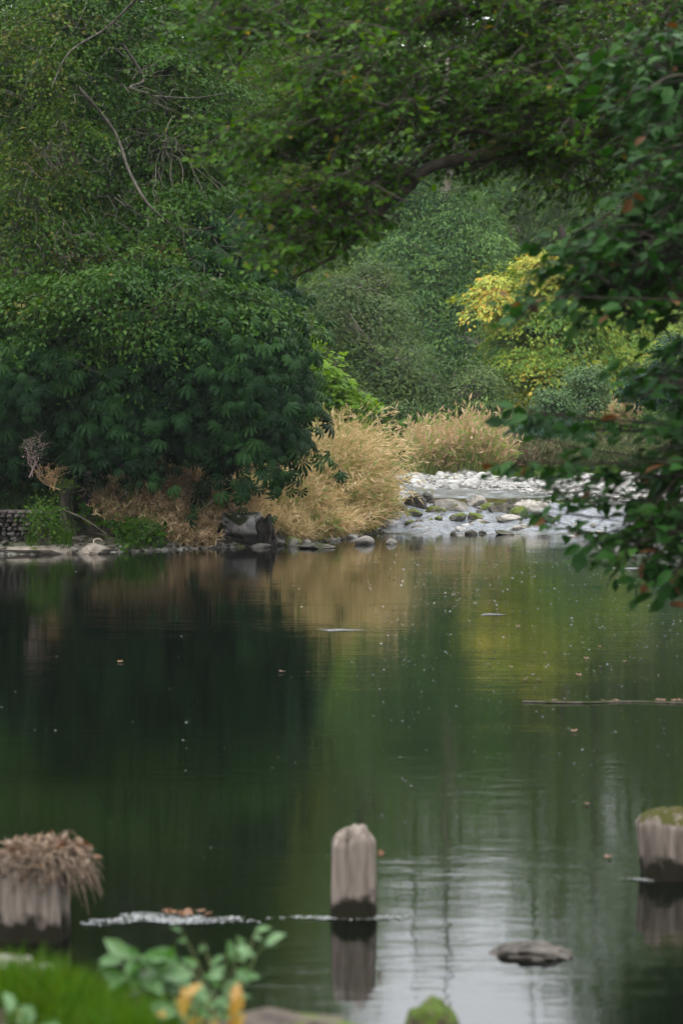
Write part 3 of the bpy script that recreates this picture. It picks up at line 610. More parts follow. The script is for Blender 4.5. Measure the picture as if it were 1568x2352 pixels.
G_tan2 = mat_leaf('grass_tan_far', [(.12, .21, .05), (.24, .26, .08), (.34, .28, .13)], [(.32, .22, .13), (.46, .34, .2)], trans=.3, spec=.2)
G_brown = mat_leaf('weed_brown', [(.09, .14, .03), (.26, .19, .08), (.38, .28, .14)], [(.26, .18, .09), (.62, .47, .30)], trans=.25, spec=.2)
G_green = mat_leaf('grass_green', [(.035, .09, .015), (.07, .15, .025), (.13, .2, .05)], trans=.3, spec=.3)
G_fresh = mat_leaf('grass_fresh', [(.10, .10, .025), (.035, .10, .008), (.06, .15, .012), (.11, .2, .025)], trans=.4, spec=.3)
# big tan clump
b_, px = scatter((545, 872), (30.2, 35.5), 20000)
topy = np.interp(px, [565, 640, 700, 740, 800, 850, 900, 930], [1110, 1060, 1020, 975, 955, 975, 1030, 1060])
ztop = CAMZ-(topy-HOR)/FPX*32.7
front = np.clip((b_[:, 1]-30.2)/2.6, .55, 1)
sdl = np.clip(sdist(b_[:, 0], b_[:, 1])/.8, .35, 1)
h = np.maximum(.3, (ztop-b_[:, 2]))*np.where(R.random(len(b_)) < .05, R.uniform(1.2, 1.45, len(b_)), R.uniform(.35, 1.15, len(b_)))*front*sdl
ln = np.stack([R.normal(.34, .3, len(b_)), R.normal(-.25, .35, len(b_))], -1)
v = np.clip(.55+.75*vnoise(b_[:, 0], b_[:, 1], 2.1, 1)+R.normal(0, .2, len(b_)), 0, 1)
grass_patch('tall_grass', 'large sweep of tall tan seeding grass leaning over the left bank', b_, h, ln, R.uniform(.002, .0045, len(b_)), G_tan, head=4, head_len=.17, vr=v, headw=.05)
# brown weeds
b_, px = scatter((235, 560), (29.2, 32.2), 8500); _k = ~((px > 495) & (b_[:, 1] < 30.3)); b_ = b_[_k]; px = px[_k]
topy = np.interp(px, [235, 300, 360, 430, 500, 560, 600], [1110, 1050, 1060, 1075, 1105, 1110, 1120]); ztop = CAMZ-(topy-HOR)/FPX*30.6
sdl = np.clip(sdist(b_[:, 0], b_[:, 1])/1.0, .2, 1)
h = np.maximum(.2, ztop-b_[:, 2])*R.uniform(.5, 1.1, len(b_))*sdl
ln = np.stack([R.normal(.15, .3, len(b_)), R.normal(-.2, .3, len(b_))], -1)
v = np.clip(.45+.3*vnoise(b_[:, 0], b_[:, 1], 3, 4)+R.normal(0, .2, len(b_)), 0, 1)
grass_patch('dead_weeds', 'thicket of russet-brown dead weeds with hanging seed heads left of the boulder', b_, h, ln, R.uniform(.004, .008, len(b_)), G_brown, head=6, head_len=.1, vr=v, headw=.13, cat='weeds')
# far tan grass
b_, px = scatter((945, 1165), (44.0, 49), 7000)
topy = np.interp(px, [925, 980, 1050, 1090, 1150, 1170], [1000, 985, 985, 965, 1010, 1050]); ztop = CAMZ-(topy-HOR)/FPX*46.5
h = np.maximum(.2, ztop-b_[:, 2])*np.where(R.random(len(b_)) < .07, R.uniform(1.1, 1.4, len(b_)), R.uniform(.35, 1.05, len(b_)))*(1+.25*vnoise(b_[:, 0], b_[:, 1], 3.5, 7)); ln = np.stack([R.normal(.05, .25, len(b_)), R.normal(-.1, .2, len(b_))], -1)
grass_patch('tall_grass', 'band of tan and green grass standing behind the white stones', b_, h, ln, R.uniform(.006, .012, len(b_)), G_tan2, head=3, head_len=.2, vr=np.clip(.35+.4*vnoise(b_[:, 0], b_[:, 1], 1.6, 2)+R.normal(0, .2, len(b_)), 0, 1))
# tan patch far right by the saplings
b_, px = scatter((1365, 1450), (54, 57), 1500)
grass_patch('tall_grass', 'small tuft of straw-coloured grass beside the pale green saplings', b_, 1.0*R.uniform(.6, 1.1, len(b_)), R.normal(0, .2, (len(b_), 2)), R.uniform(.008, .014, len(b_)), G_tan2, head=2, head_len=.2, vr=R.uniform(.2, .8, len(b_)))
# reddish far scrub
b_, px = scatter((1150, 1600), (45, 50), 5000)
grass_patch('scrub', 'low reddish and green undergrowth along the back of the stone bar', b_, R.uniform(.2, .7, len(b_)), R.normal(0, .3, (len(b_), 2)), R.uniform(.008, .014, len(b_)), mat_leaf('scrub', [(.05, .1, .03), (.1, .1, .05), (.16, .1, .07)], [(.1, .14, .05), (.2, .15, .1)]), head=3, head_len=.16, vr=np.clip(.4+.4*vnoise(b_[:, 0], b_[:, 1], 1.1, 5)+R.normal(0, .2, len(b_)), 0, 1), cat='undergrowth')
# bright grass strip behind the bar
b_, px = scatter((1130, 1420), (42.6, 45), 5000)
grass_patch('grass', 'strip of fresh green grass at the back edge of the white stones', b_, R.uniform(.06, .22, len(b_)), R.normal(0, .3, (len(b_), 2)), R.uniform(.006, .01, len(b_)), G_green, vr=R.uniform(.3, 1, len(b_)))
# undergrowth on the forest floor beyond
x = R.uniform(-8, 14, 9000); y = R.uniform(48, 70, 9000); b_ = np.stack([x, y, ground_z(x, y)], -1); b_ = b_[(x > -8) & (sdist(x, y) > 1)]
grass_patch('undergrowth', 'green undergrowth on the floor below the far bank trees', b_, R.uniform(.3, .9, len(b_)), R.normal(0, .4, (len(b_), 2)), R.uniform(.015, .03, len(b_)), G_green, head=2, head_len=.25, headw=.3, vr=R.uniform(0, .6, len(b_)), cat='undergrowth')
# left bank green grass on the wall top and hanging
b_, px = scatter((-60, 165), (28.2, 32), 8000)
sdv = sdist(b_[:, 0], b_[:, 1]); k = (sdv > .55)|(px > 60); b_ = b_[k]; px = px[k]; sdv = sdv[k]
grass_patch('grass', 'bright green grass covering the bank above the small stone wall', b_, R.uniform(.08, .28, len(b_)), np.stack([R.normal(.1, .4, len(b_)), R.normal(-.4, .3, len(b_))], -1), R.uniform(.003, .006, len(b_)), G_green, vr=np.clip(.6+.4*vnoise(b_[:, 0], b_[:, 1], 3)+R.normal(0, .15, len(b_)), 0, 1))
# low leafy growth around the foot of the weeds
b_, px = scatter((265, 370), (28.6, 30.0), 900)
grass_patch('undergrowth', 'leafy green growth between the grassy wall and the dead weeds', b_, R.uniform(.05, .3, len(b_)), R.normal(0, .5, (len(b_), 2)), R.uniform(.003, .006, len(b_)), G_green, head=2, head_len=.09, headw=.3, vr=R.uniform(0, .8, len(b_)), cat='undergrowth')
print('grass done')
# ------------------------------------------------------------------ rocks
def ico(sub):
    bm = bmesh.new(); bmesh.ops.create_icosphere(bm, subdivisions=sub, radius=1)
    V = np.array([v.co[:] for v in bm.verts]); F = np.array([[v.index for v in f.verts] for f in bm.faces]); bm.free(); return V, F
ICO = {s: ico(s) for s in (2, 3, 4, 5)}
def rock_mesh(name, sub=3, planes=12, seed=0, rough=.03, flat=.25, mat=None, scale=(1, 1, 1), rnd=.18):
    rr = np.random.default_rng(seed); V, F = ICO[sub]
    n = nrm(rr.normal(size=(planes, 3))); h = rr.uniform(.62, 1, planes)
    d = V@n.T; r = np.where(d > .05, h/np.maximum(d, .05), 9).min(1); r = np.minimum(r, 1.1)
    # blend to round
    r = r*(1-rnd)+rnd
    P_ = V*r[:, None]
    for s, a in ((2.1, 1.0), (4.7, .5), (9.5, .28), (19, .15)):
        ph = rr.uniform(0, 9, 3); nz = np.array([mnoise.noise(Vector(q*s+ph)) for q in V]); P_ *= (1+rough*2.2*a*nz)[:, None]
    P_ = P_*np.array(scale)
    return np_mesh(name, P_, F, smooth=(sub < 4 and rnd > .3))
M_white = mat_rock('stone_white', (.13, .125, .115), (.40, .39, .365), moss=None, scale=9, objrand=.3)
M_grey = mat_rock('stone_grey', (.10, .09, .075), (.27, .25, .22), moss_lo=.80, scale=7, objrand=.3)
M_mossy = mat_rock('stone_mossy', (.05, .045, .035), (.17, .155, .13), moss=(.07, .09, .012), moss_lo=.54, scale=6)
M_dark = mat_rock('stone_dark', (.02, .018, .014), (.09, .08, .065), moss=(.03, .035, .01), moss_lo=.74, scale=7)
def place(me, loc, s, rz=0, tilt=(0, 0), name='stone'):
    o = bpy.data.objects.new(name, me); COL.objects.link(o); o.location = tuple(float(q) for q in loc); o.scale = s
    o.rotation_euler = (tilt[0], tilt[1], rz); return o
def variants(mat, n, seed, **kw):
    out = []
    for i in range(n):
        me = rock_mesh('stone', seed=seed+i, **kw); me.materials.append(mat); out.append(me)
    return out
SW = variants(M_white, 8, 10, sub=3, rnd=.12, rough=.03, planes=9); SG = variants(M_grey, 6, 30, sub=3, rnd=.12, rough=.05, planes=9)
SM = variants(M_mossy, 6, 50, sub=3, rnd=.2, rough=.08); SD = variants(M_dark, 5, 70, sub=3, rnd=.12, rough=.08, planes=9)
# white stones of the bar, each its own object
cnt = 0
cand = []
while len(cand) < 185:
    px = R.uniform(905, 1560); d = R.uniform(35.6, 44.2); x = (px-784)/FPX*d; s = sdist(np.array([x]), np.array([d]))[0]
    lim = 3.8 if px < 1200 else 5.5
    if s < -.15 or s > lim or x < .7: continue
    if px > 1430 and R.random() < .5: continue
    cand.append((x, d, s, px))
big = 0
for x, d, s, px in cand:
    r = R.uniform(.045, .09)*(1.5 if R.random() < .2 else 1)*(1.2 if px < 1130 else .85)
    o = place(SW[R.integers(8)], (x, d, gz(x, d)+r*.3), (r*R.uniform(.9, 1.5), r*R.uniform(.8, 1.3), r*R.uniform(.55, .85)), R.uniform(0, 6.28), (R.normal(0, .2), R.normal(0, .2)))
    tag(o, 'pale bleached stone lying in the stone bar across the river', 'stone', 'pale stones on the far stone bar')
# pebbles as stuff
def pebbles(n, reg, rlo, rhi, name, label, mat):
    tv, tf = ico(1) if False else (ICO[2][0], ICO[2][1])
    V1, F1 = ico(1)
    Vs = []; Fs = []; off = 0
    for i in range(n):
        x, y = reg(); r = R.uniform(rlo, rhi); z = gz(x, y)+r*.2
        V = V1*(1+R.normal(0, .18, (len(V1), 1)))*np.array([r*R.uniform(.8, 1.4), r*R.uniform(.8, 1.4), r*.6]); a = R.uniform(0, 6)
        V = np.stack([V[:, 0]*cos(a)-V[:, 1]*sin(a), V[:, 0]*sin(a)+V[:, 1]*cos(a), V[:, 2]], -1)+np.array([x, y, z])
        Vs.append(V); Fs.append(F1+off); off += len(V)
    o = link_mesh(name, np_mesh(name, np.concatenate(Vs), np.concatenate(Fs)), mat); tag(o, label, 'gravel', kind='stuff')
def reg_bar():
    while True:
        px = R.uniform(890, 1600); d = R.uniform(35.3, 44.5); x = (px-784)/FPX*d
        s = sdist(np.array([x]), np.array([d]))[0]
        if -.25 < s < (4 if px < 1200 else 6): return x, d
pebbles(3000, reg_bar, .03, .07, 'gravel', 'small pale gravel filling the gaps between the stones of the far bar', M_white)
def reg_left():
    while True:
        x = R.uniform(-4.2, 1.0); y = R.uniform(27.8, 34.5); s = sdist(np.array([x]), np.array([y]))[0]
        if -.2 < s < .35: return x, y
pebbles(700, reg_left, .015, .05, 'gravel', 'dark wet gravel along the waterline of the left bank', M_dark)
# bigger bar boulders
for px, py, w_, h_, lb in [(985, 1105, 34, 26, 'large pale boulder at the left end of the white stone bar'), (1045, 1108, 36, 22, 'blocky white boulder second from the left of the stone bar'),
                           (1075, 1106, 30, 24, 'upright white block near the middle of the stone bar'), (1000, 1126, 26, 10, 'smooth white stone at the water edge below the bar')]:
    p = W(px, py+h_*.5, .33); s = p[1]/FPX
    o = place(SW[R.integers(8)], (p[0], p[1], gz(p[0], p[1])+h_*s*.3), (w_*s*.62, w_*s*.5, h_*s*.62), R.uniform(0, 6), name='boulder'); tag(o, lb, 'boulder')
# riffle rocks (px, py bottom, width, height, kind, label)
rif = [(955, 1165, 44, 36, 'D', 'dark brown boulder at the foot of the tan grass clump'), (980, 1148, 30, 20, 'D', 'small brown boulder at the top left of the rapids'),
       (1035, 1178, 72, 34, 'G', 'broad grey boulder in the middle of the rapids'), (1000, 1180, 50, 20, 'M', 'mossy brown rock below the broad grey boulder'),
       (1095, 1163, 46, 26, 'G', 'pale pointed rock right of the broad grey boulder'), (1115, 1172, 34, 18, 'M', 'green mossy rock beneath the pale pointed rock'),
       (1150, 1180, 56, 26, 'D', 'dark grey rounded rock left of the bright mossy boulder'), (1180, 1170, 40, 26, 'D', 'dark split rock above the bright mossy boulder'),
       (1220, 1176, 70, 36, 'G', 'brown pointed boulder, largest at the right of the rapids'), (1190, 1188, 44, 30, 'M', 'bright moss-covered boulder at the right of the rapids'),
       (1170, 1196, 50, 16, 'G', 'flat grey rock in front of the bright mossy boulder'), (1257, 1198, 40, 16, 'D', 'low dark rock at the right end of the rapids'),
       (1090, 1190, 34, 15, 'M', 'low mossy rock in mid rapids below the pale pointed rock'), (1050, 1192, 40, 14, 'M', 'flat moss-topped stone below the broad grey boulder'),
       (945, 1185, 40, 18, 'M', 'mossy stone under the drooping grass tips'), (918, 1178, 40, 22, 'M', 'olive mossy rock half hidden by drooping grass'),
       (895, 1208, 30, 15, 'W', 'white rounded stone at the left foot of the rapids'), (868, 1210, 28, 12, 'W', 'white flat stone beside the grass foot'), (858, 1222, 24, 16, 'W', 'pale stone with a dark underside by the left shore'),
       (985, 1218, 34, 10, 'W', 'pale flat stone where the rapids meet the pool'), (960, 1214, 26, 9, 'G', 'small grey stone just left of the pale flat one'),
       (1075, 1212, 40, 11, 'W', 'white-topped stone out in the lower rapids'), (1200, 1218, 44, 14, 'G', 'grey flat rock at the lower right of the rapids'),
       (1082, 1228, 26, 11, 'D', 'dark wet stone on the lip of the pool, middle one'), (1040, 1228, 14, 9, 'D', 'tiny dark stone on the lip of the pool, left one'), (1108, 1226, 18, 9, 'D', 'dark wet stone on the lip of the pool, right one'),
       (1160, 1228, 46, 9, 'D', 'low dark ledge on the pool lip below the grey flat rock'), (835, 1250, 42, 22, 'G', 'grey humped stone standing in shallow water off the left bank'), (900, 1250, 24, 14, 'G', 'small grey stone alone in the shallows')]
def put_rock(px, py, w_, h_, kd, lb, name='boulder', group=None, seedv=None, zz=None):
    z0 = 0.0
    for _ in range(12):
        p = W(px, py, z0 if zz is None else zz); z1 = float(zwater(p[1])); 
        if zz is not None: break
        z0 = .5*(z0+z1)
    s = p[1]/FPX; src = {'W': SW, 'G': SG, 'M': SM, 'D': SD}[kd]
    i = R.integers(len(src)) if seedv is None else seedv
    o = place(src[i], (p[0], p[1]+w_*s*.3, p[2]+h_*s*.2), (w_*s*.56, w_*s*.5, h_*s*.72), R.uniform(-.6, .6)+R.choice([0, pi]), (R.normal(0, .08), R.normal(0, .08)), name=name)
    tag(o, lb, 'rock', group); return o
for a in rif: put_rock(*a)
for i in range(52):
    px = R.uniform(880, 1290); py = R.uniform(1152, 1222)
    if px > 1130 and py > 1200 and R.random() < .7: continue
    kd = R.choice(['M', 'G', 'D', 'W'], p=[.4, .25, .28, .07])
    put_rock(px, py, R.uniform(9, 28), R.uniform(5, 12), kd, 'small water-worn stone breaking the surface among the rapids', 'stone', 'small stones scattered through the rapids')
for i in range(14):
    px = R.uniform(1290, 1568); py = R.uniform(1200, 1235)
    put_rock(px, py, R.uniform(8, 22), R.uniform(4, 9), R.choice(['D', 'G']), 'low stone in the shallows seen through the right-hand leaves', 'stone', 'low stones in the right shallows')
# left bank shore rocks
for a in [(345, 1255, 60, 40, 'G', 'large smooth grey boulder right of the leafy bank'), (398, 1252, 56, 38, 'G', 'rounded pale boulder beside the large smooth grey one'), (425, 1252, 34, 18, 'D', 'dark stone tucked at the end of the two pale boulders'),
          (470, 1252, 60, 20, 'M', 'low moss-topped ledge left of the big dark-faced boulder'), (460, 1232, 40, 22, 'G', 'small pile stone behind the moss-topped ledge'), (640, 1246, 44, 26, 'G', 'rounded grey stone at the right foot of the big boulder'),
          (672, 1254, 40, 22, 'M', 'half mossy stone right of the big boulder'), (600, 1258, 40, 12, 'G', 'flat pale stone at the waterline under the big boulder'), (730, 1260, 70, 14, 'D', 'low dark rock lying in the water right of the big boulder'), (695, 1240, 24, 12, 'W', 'small white stone on the shore right of the mossy one'),
          (755, 1240, 60, 14, 'G', 'long flat grey stone on the shore below the tan grass'), (800, 1236, 40, 11, 'W', 'pale flat shore stone below the tan grass'), (715, 1240, 36, 12, 'G', 'grey pebble-like rock in the shoreline row'),
          (215, 1232, 60, 24, 'D', 'dark earth-stained rock in the hollow under the chestnut'), (196, 1214, 30, 30, 'D', 'brown block lodged in the hollow beside the bright leaves'),
          (285, 1250, 60, 14, 'D', 'dark flat stone at the water under the driftwood')]:
    put_rock(*a)
for i in range(44):
    px = R.uniform(255, 840); py = np.interp(px, [255, 460, 650, 775, 860], [1262, 1256, 1252, 1240, 1226])+R.uniform(-9, 4)
    put_rock(px, py, R.uniform(8, 26), R.uniform(5, 13), R.choice(['G', 'D', 'M', 'W'], p=[.5, .25, .13, .12]), 'small shoreline stone at the edge of the left bank', 'stone', 'small stones along the left shoreline')
# stone slabs at far left
for i, (px, py, w_, h_, lb) in enumerate([(60, 1272, 190, 26, 'long low slab at the far left waterline'), (160, 1262, 110, 26, 'broad pale ledge stone in the middle of the left slabs'), (215, 1272, 70, 26, 'rounded end slab nearest the curled root'),
                                         (120, 1245, 130, 16, 'upper flat slab below the green bank'), (185, 1243, 60, 14, 'squared grey slab at the top right of the left ledge'), (20, 1256, 110, 14, 'thin brown slab below the stone wall')]):
    p = W(px, py, 0.0 if py > 1255 else .1); s = p[1]/FPX
    me = rock_mesh('slab', 3, 14, 200+i, .05, mat=None, rnd=.15); me.materials.append(mat_rock('slab_stone', (.07, .06, .048), (.22, .19, .155), moss_lo=.86, scale=8) if i == 0 else bpy.data.materials['slab_stone'])
    o = place(me, (p[0], p[1]+.18, p[2]+h_*s*.2), (w_*s*.58, .32, h_*s*.75), R.uniform(-.15, .15), name='slab'); tag(o, lb, 'stone slab')
# big dark-faced boulder
def big_boulder():
    s = 29.8/FPX; p0 = W(568, 1256)
    sil = [(512, 1256), (516, 1225), (509, 1180), (545, 1178), (590, 1180), (602, 1192), (606, 1215), (600, 1245), (590, 1258)]
    bm = bmesh.new(); fr = []; bk = []
    for x, y in sil:
        q = P(x, y, 29.75); bul = .12*math.exp(-((x-560)/40)**2)
        fr.append(bm.verts.new(q+np.array([0, -bul if y > 1200 else -.02, 0]))); bk.append(bm.verts.new(q+np.array([.03, .42, -.02])))
    c = bm.verts.new(P(548, 1208, 29.52)); c2 = bm.verts.new(P(560, 1240, 29.62)); 
    n = len(sil)
    for i in range(n):
        j = (i+1) % n; bm.faces.new((fr[j], fr[i], bk[i], bk[j]))
    for i in range(n):
        j = (i+1) % n; cc = c if (sil[i][1]+sil[j][1])/2 < 1240 else c2
        bm.faces.new((fr[i], fr[j], cc))
    ends = [i for i in range(n) if (sil[i][1]+sil[(i+1) % n][1])/2 >= 1240]
    try:
        bmesh.ops.holes_fill(bm, edges=[e for e in bm.edges if len(e.link_faces) < 2], sides=40)
    except Exception: pass
    bmesh.ops.recalc_face_normals(bm, faces=bm.faces)
    bmesh.ops.triangulate(bm, faces=bm.faces)
    bmesh.ops.subdivide_edges(bm, edges=bm.edges, cuts=3, use_grid_fill=True)
    bmesh.ops.triangulate(bm, faces=bm.faces); bmesh.ops.subdivide_edges(bm, edges=bm.edges, cuts=1)
    bm.normal_update()
    for v in bm.verts:
        q = Vector(v.co); d = mnoise.fractal(q*7, 1, 2, 4)*.022+mnoise.noise(q*3)*.02; v.co += v.normal*d
    me = bpy.data.meshes.new('boulder'); bm.to_mesh(me); bm.free(); return me
M_big = mat_rock('stone_big', (.09, .085, .08), (.30, .285, .27), moss=(.02, .026, .007), moss_lo=.6, wet=.13, dark=(.014, .013, .011), scale=6, objrand=0)
o = link_mesh('boulder', big_boulder(), M_big); tag(o, 'big square boulder with pale grey face and black mossy patches at the waterline', 'boulder')
M_stump = mat_bark('rotten_wood', (.008, .007, .006), (.05, .043, .036), scale=12)
me = rock_mesh('stump', 4, 16, 301, .14, rnd=.3); me.materials.append(M_stump); p = W(607, 1256)
o = place(me, (p[0], p[1]+.1, .12), (.13, .2, .29), .3, name='stump'); tag(o, 'black rotting stump leaning against the right side of the big boulder', 'stump')
# ------------------------------------------------------------------ small dry stone wall
def wall():
    root = empty('dry_stone_wall', P(30, 1240, 28.7)); tag(root, 'small dry stone wall of dark rounded stones at the left edge', 'wall')
    Vs = []; Fs = []; off = 0; s = 28.7/FPX
    y = 1242; row = 0
    while y > 1178:
        hgt = R.uniform(9, 13); x = -150+R.uniform(0, 10)
        while x < 78-(row*.5):
            wd = R.uniform(11, 22); V, F_ = ICO[2]; c = P(x+wd/2, y-hgt/2, 28.72+R.uniform(-.05, .05))
            V2 = np.sign(V)*np.abs(V)**.75*(1+R.normal(0, .06, (len(V), 1)))*np.array([wd*s*.5, .14, hgt*s*.54]); Vs.append(V2+c); Fs.append(F_+off); off += len(V); x += wd
        y -= hgt*.92; row += 1
    link_mesh('stonework', np_mesh('stonework', np.concatenate(Vs), np.concatenate(Fs)), M_wall, root)
    bx = rock_mesh('core', 2, 6, 5); bx.materials.append(M_dark); 
    Vs = []; Fs = []; off = 0; x = -150
    while x < 84:
        wd = R.uniform(18, 34); V, F_ = ICO[2]; c = P(x+wd/2, 1176, 28.75); V2 = np.sign(V)*np.abs(V)**.7*(1+R.normal(0, .05, (len(V), 1)))*np.array([wd*s*.52, .18, 5*s]); Vs.append(V2+c); Fs.append(F_+off); off += len(V); x += wd
    link_mesh('coping', np_mesh('coping', np.concatenate(Vs), np.concatenate(Fs)), M_wall, root)
M_wall = mat_rock('wall_stone', (.025, .022, .019), (.11, .095, .085), moss_lo=.9, scale=14)
wall()
# ------------------------------------------------------------------ wood posts
def post(loc, rx, ry, h, seed, label, moss=False, lean=(0, 0), chamfer=.25, tops=None):
    rr = np.random.default_rng(seed); k = 96; nz = 70; root = empty('mooring_post', (loc[0], loc[1], 0)); tag(root, label, 'post')
    zs = np.linspace(-.6, h, nz); V = []
    ang = np.arange(k)*2*pi/k
    for z in zs:
        t = max(0, (z-(h-chamfer*rx*2))/(chamfer*rx*2)); sh = 1-.34*t**2.2
        for a in ang:
            q = Vector((cos(a)*2.4, sin(a)*2.4, z*1.6+seed)); g_ = mnoise.noise(Vector((cos(a)*4, sin(a)*4, z*2+seed*3)))*.07+mnoise.noise(q)*.07+mnoise.noise(Vector((cos(a)*16, sin(a)*16, z*2)))*.02-.3*max(0, mnoise.noise(Vector((cos(a)*8, sin(a)*8, z*1.1+seed)))-.22)
            sq = 1/max(abs(cos(a))**5+abs(sin(a))**5, .2)**.2*.93
            r = sh*sq*(1+g_)*(1-.05*max(0, z)/h)
            V.append((loc[0]+lean[0]*z+rx*cos(a)*r, loc[1]+lean[1]*z+ry*sin(a)*r, z+(mnoise.noise(Vector((cos(a), sin(a), seed)))*.03 if z > h-.05 else 0)))
    F = []
    for i in range(nz-1):
        for j in range(k): F.append((i*k+j, i*k+(j+1) % k, (i+1)*k+(j+1) % k, (i+1)*k+j))
    V = np.array(V)
    # end grain top as rings shrinking inwards
    last = V[-k:]; cen = last.mean(0); base = (nz-1)*k; rings = 8
    for i in range(1, rings+1):
        f = 1-i/rings; ring = cen+(last-cen)*max(f, .02); ring = ring.copy()
        for q in ring: q[2] = cen[2]+(q[2]-cen[2])*1 + .018*sqrt(1-f*f)+.012*mnoise.noise(Vector(q*40)) + (.012*(q[0]-cen[0])/rx)
        V = np.vstack([V, ring])
        for j in range(k): F.append((base+j, base+(j+1) % k, base+k+(j+1) % k, base+k+j))
        base += k
    me = np_mesh('shaft', V, np.array(F), smooth=True); link_mesh('shaft', me, M_postm if moss else M_post, root); return root
def mat_post(name, moss):
    m, nt, out = mat_new(name); L = nt.links.new; g = N(nt, 'ShaderNodeNewGeometry')
    mp = N(nt, 'ShaderNodeMapping', ins={'Scale': (26, 26, 2.6)}); L(g.outputs['Position'], mp.inputs[0])
    n = N(nt, 'ShaderNodeTexNoise', ins={'Scale': 1, 'Detail': 7, 'Roughness': .6}); L(mp.outputs[0], n.inputs[0])
    r = ramp(nt, [(.30, (.03, .023, .018)), (.42, (.10, .083, .068)), (.55, (.17, .14, .118)), (.75, (.25, .21, .175))]); L(n.outputs[0], r.inputs[0])
    s = N(nt, 'ShaderNodeSeparateXYZ'); L(g.outputs['Position'], s.inputs[0])
    n2 = N(nt, 'ShaderNodeTexNoise', ins={'Scale': 16, 'Detail': 4}); L(g.outputs['Position'], n2.inputs[0])
    ad = N(nt, 'ShaderNodeMath', operation='MULTIPLY_ADD', ins={1: -.17}); L(n2.outputs[0], ad.inputs[0]); L(s.outputs[2], ad.inputs[2])
    wr = N(nt, 'ShaderNodeMapRange', ins={'From Min': -.025, 'From Max': .015, 'To Min': 1, 'To Max': 0}); L(ad.outputs[0], wr.inputs[0])
    mx = N(nt, 'ShaderNodeMix', data_type='RGBA'); L(wr.outputs[0], mx.inputs[0]); L(r.outputs[0], mx.inputs[6]); mx.inputs[7].default_value = (.012, .011, .006, 1); col = mx.outputs[2]
    if moss:
        sn = N(nt, 'ShaderNodeSeparateXYZ'); L(g.outputs['Normal'], sn.inputs[0]); a = N(nt, 'ShaderNodeMath', operation='MULTIPLY_ADD', ins={1: .5}); L(sn.outputs[2], a.inputs[0]); L(n2.outputs[0], a.inputs[2])
        r2 = ramp(nt, [(.72, (0, 0, 0)), (.86, (1, 1, 1))]); L(a.outputs[0], r2.inputs[0]); mx = N(nt, 'ShaderNodeMix', data_type='RGBA'); L(r2.outputs[0], mx.inputs[0]); L(col, mx.inputs[6]); mx.inputs[7].default_value = (.045, .045, .010, 1); col = mx.outputs[2]
    p = N(nt, 'ShaderNodeBsdfPrincipled', ins={'Roughness': .8, 'Specular IOR Level': .12}); L(col, p.inputs['Base Color'])
    b = N(nt, 'ShaderNodeBump', ins={'Strength': .8, 'Distance': .006}); L(n.outputs[0], b.inputs['Height']); L(b.outputs[0], p.inputs['Normal']); L(p.outputs[0], out.inputs[0]); return m
M_post = mat_post('post_wood', False); M_postm = mat_post('post_wood_mossy', True)
s8 = 8.73/FPX
pm = W(812, 2112); post((pm[0], pm[1]+.07), 56*s8, 56*s8, .31, 3, 'weathered grey wooden post with worn round top standing in mid water')
pr = W(1552, 2022); sr = pr[1]/FPX; post((pr[0], pr[1]+.09), 76*sr, 76*sr, .25, 8, 'short mossy-topped wooden post at the right edge', moss=True, lean=(-.12, 0), chamfer=.2)
pl = W(70, 2165); sl = pl[1]/FPX; post((pl[0], pl[1]+.1), 88*sl, 80*sl, .30, 12, 'thick wooden post at left, capped with dry matted grass')
# dry mat on the left post
def dry_mat():
    cx, cy_ = pl[0]+.02, pl[1]+.1; TBm = Tubes(3); LVm = Leaves()
    for i in range(1500):
        a = R.uniform(0, 2*pi); q = sqrt(R.random()); x = cx+cos(a)*q*.155+.03*R.random(); y = cy_+sin(a)*q*.13
        z = .315-.06*q**4+.02*mnoise.noise(Vector((x*14, y*14, 2)))+R.uniform(-.012, .02)
        th = R.uniform(0, 2*pi); l = R.uniform(.03, .10); d = np.array([cos(th), sin(th), R.normal(-.1, .25)])
        if q > .75 and (x > cx+.03 or R.random() < .35): d = np.array([cos(a)*.4+.1, sin(a)*.4, -R.uniform(.3, 1.2)]); l *= R.uniform(.4, 1.5)
        b0 = np.array([x, y, z]); TBm.add(np.array([b0, b0+d*l*.5+R.normal(0, .008, 3), b0+d*l+[0, 0, -.15*l]]), R.uniform(.0015, .004), .001)
    n = 420; a = R.uniform(0, 2*pi, n); q = np.sqrt(R.random(n)); p = np.stack([cx+np.cos(a)*q*.17+.02, cy_+np.sin(a)*q*.13, .325-.05*q**4-np.where(q > .85, R.uniform(0, .1, n), 0)+R.uniform(-.01, .01, n)], -1)
    LVm.add(p, up3(n)*.5+R.normal(0, .6, (n, 3)), R.normal(0, 1, (n, 3)), .04*R.uniform(.5, 1.3, n), R.random(n))
    return TBm, LVm
TBm, LVm = dry_mat()
o2 = link_mesh('dead_leaves', LVm.mesh('dead_leaves', T_oval(.3)), mat_leaf('dead_leaves', [(.05, .025, .012), (.14, .08, .045), (.33, .26, .19)], spec=.2)); tag(o2, 'brown and cream dead leaves caught in the dry mat on the left post', 'dead leaves', kind='stuff')
o = link_mesh('dry_grass_mat', TBm.mesh('dry_grass_mat'), mat_plain('dry_grass', (.05, .03, .018), (.26, .19, .13), 60, .9)); tag(o, 'matted brown dry grass draped over the top of the left post', 'dry grass', kind='stuff')
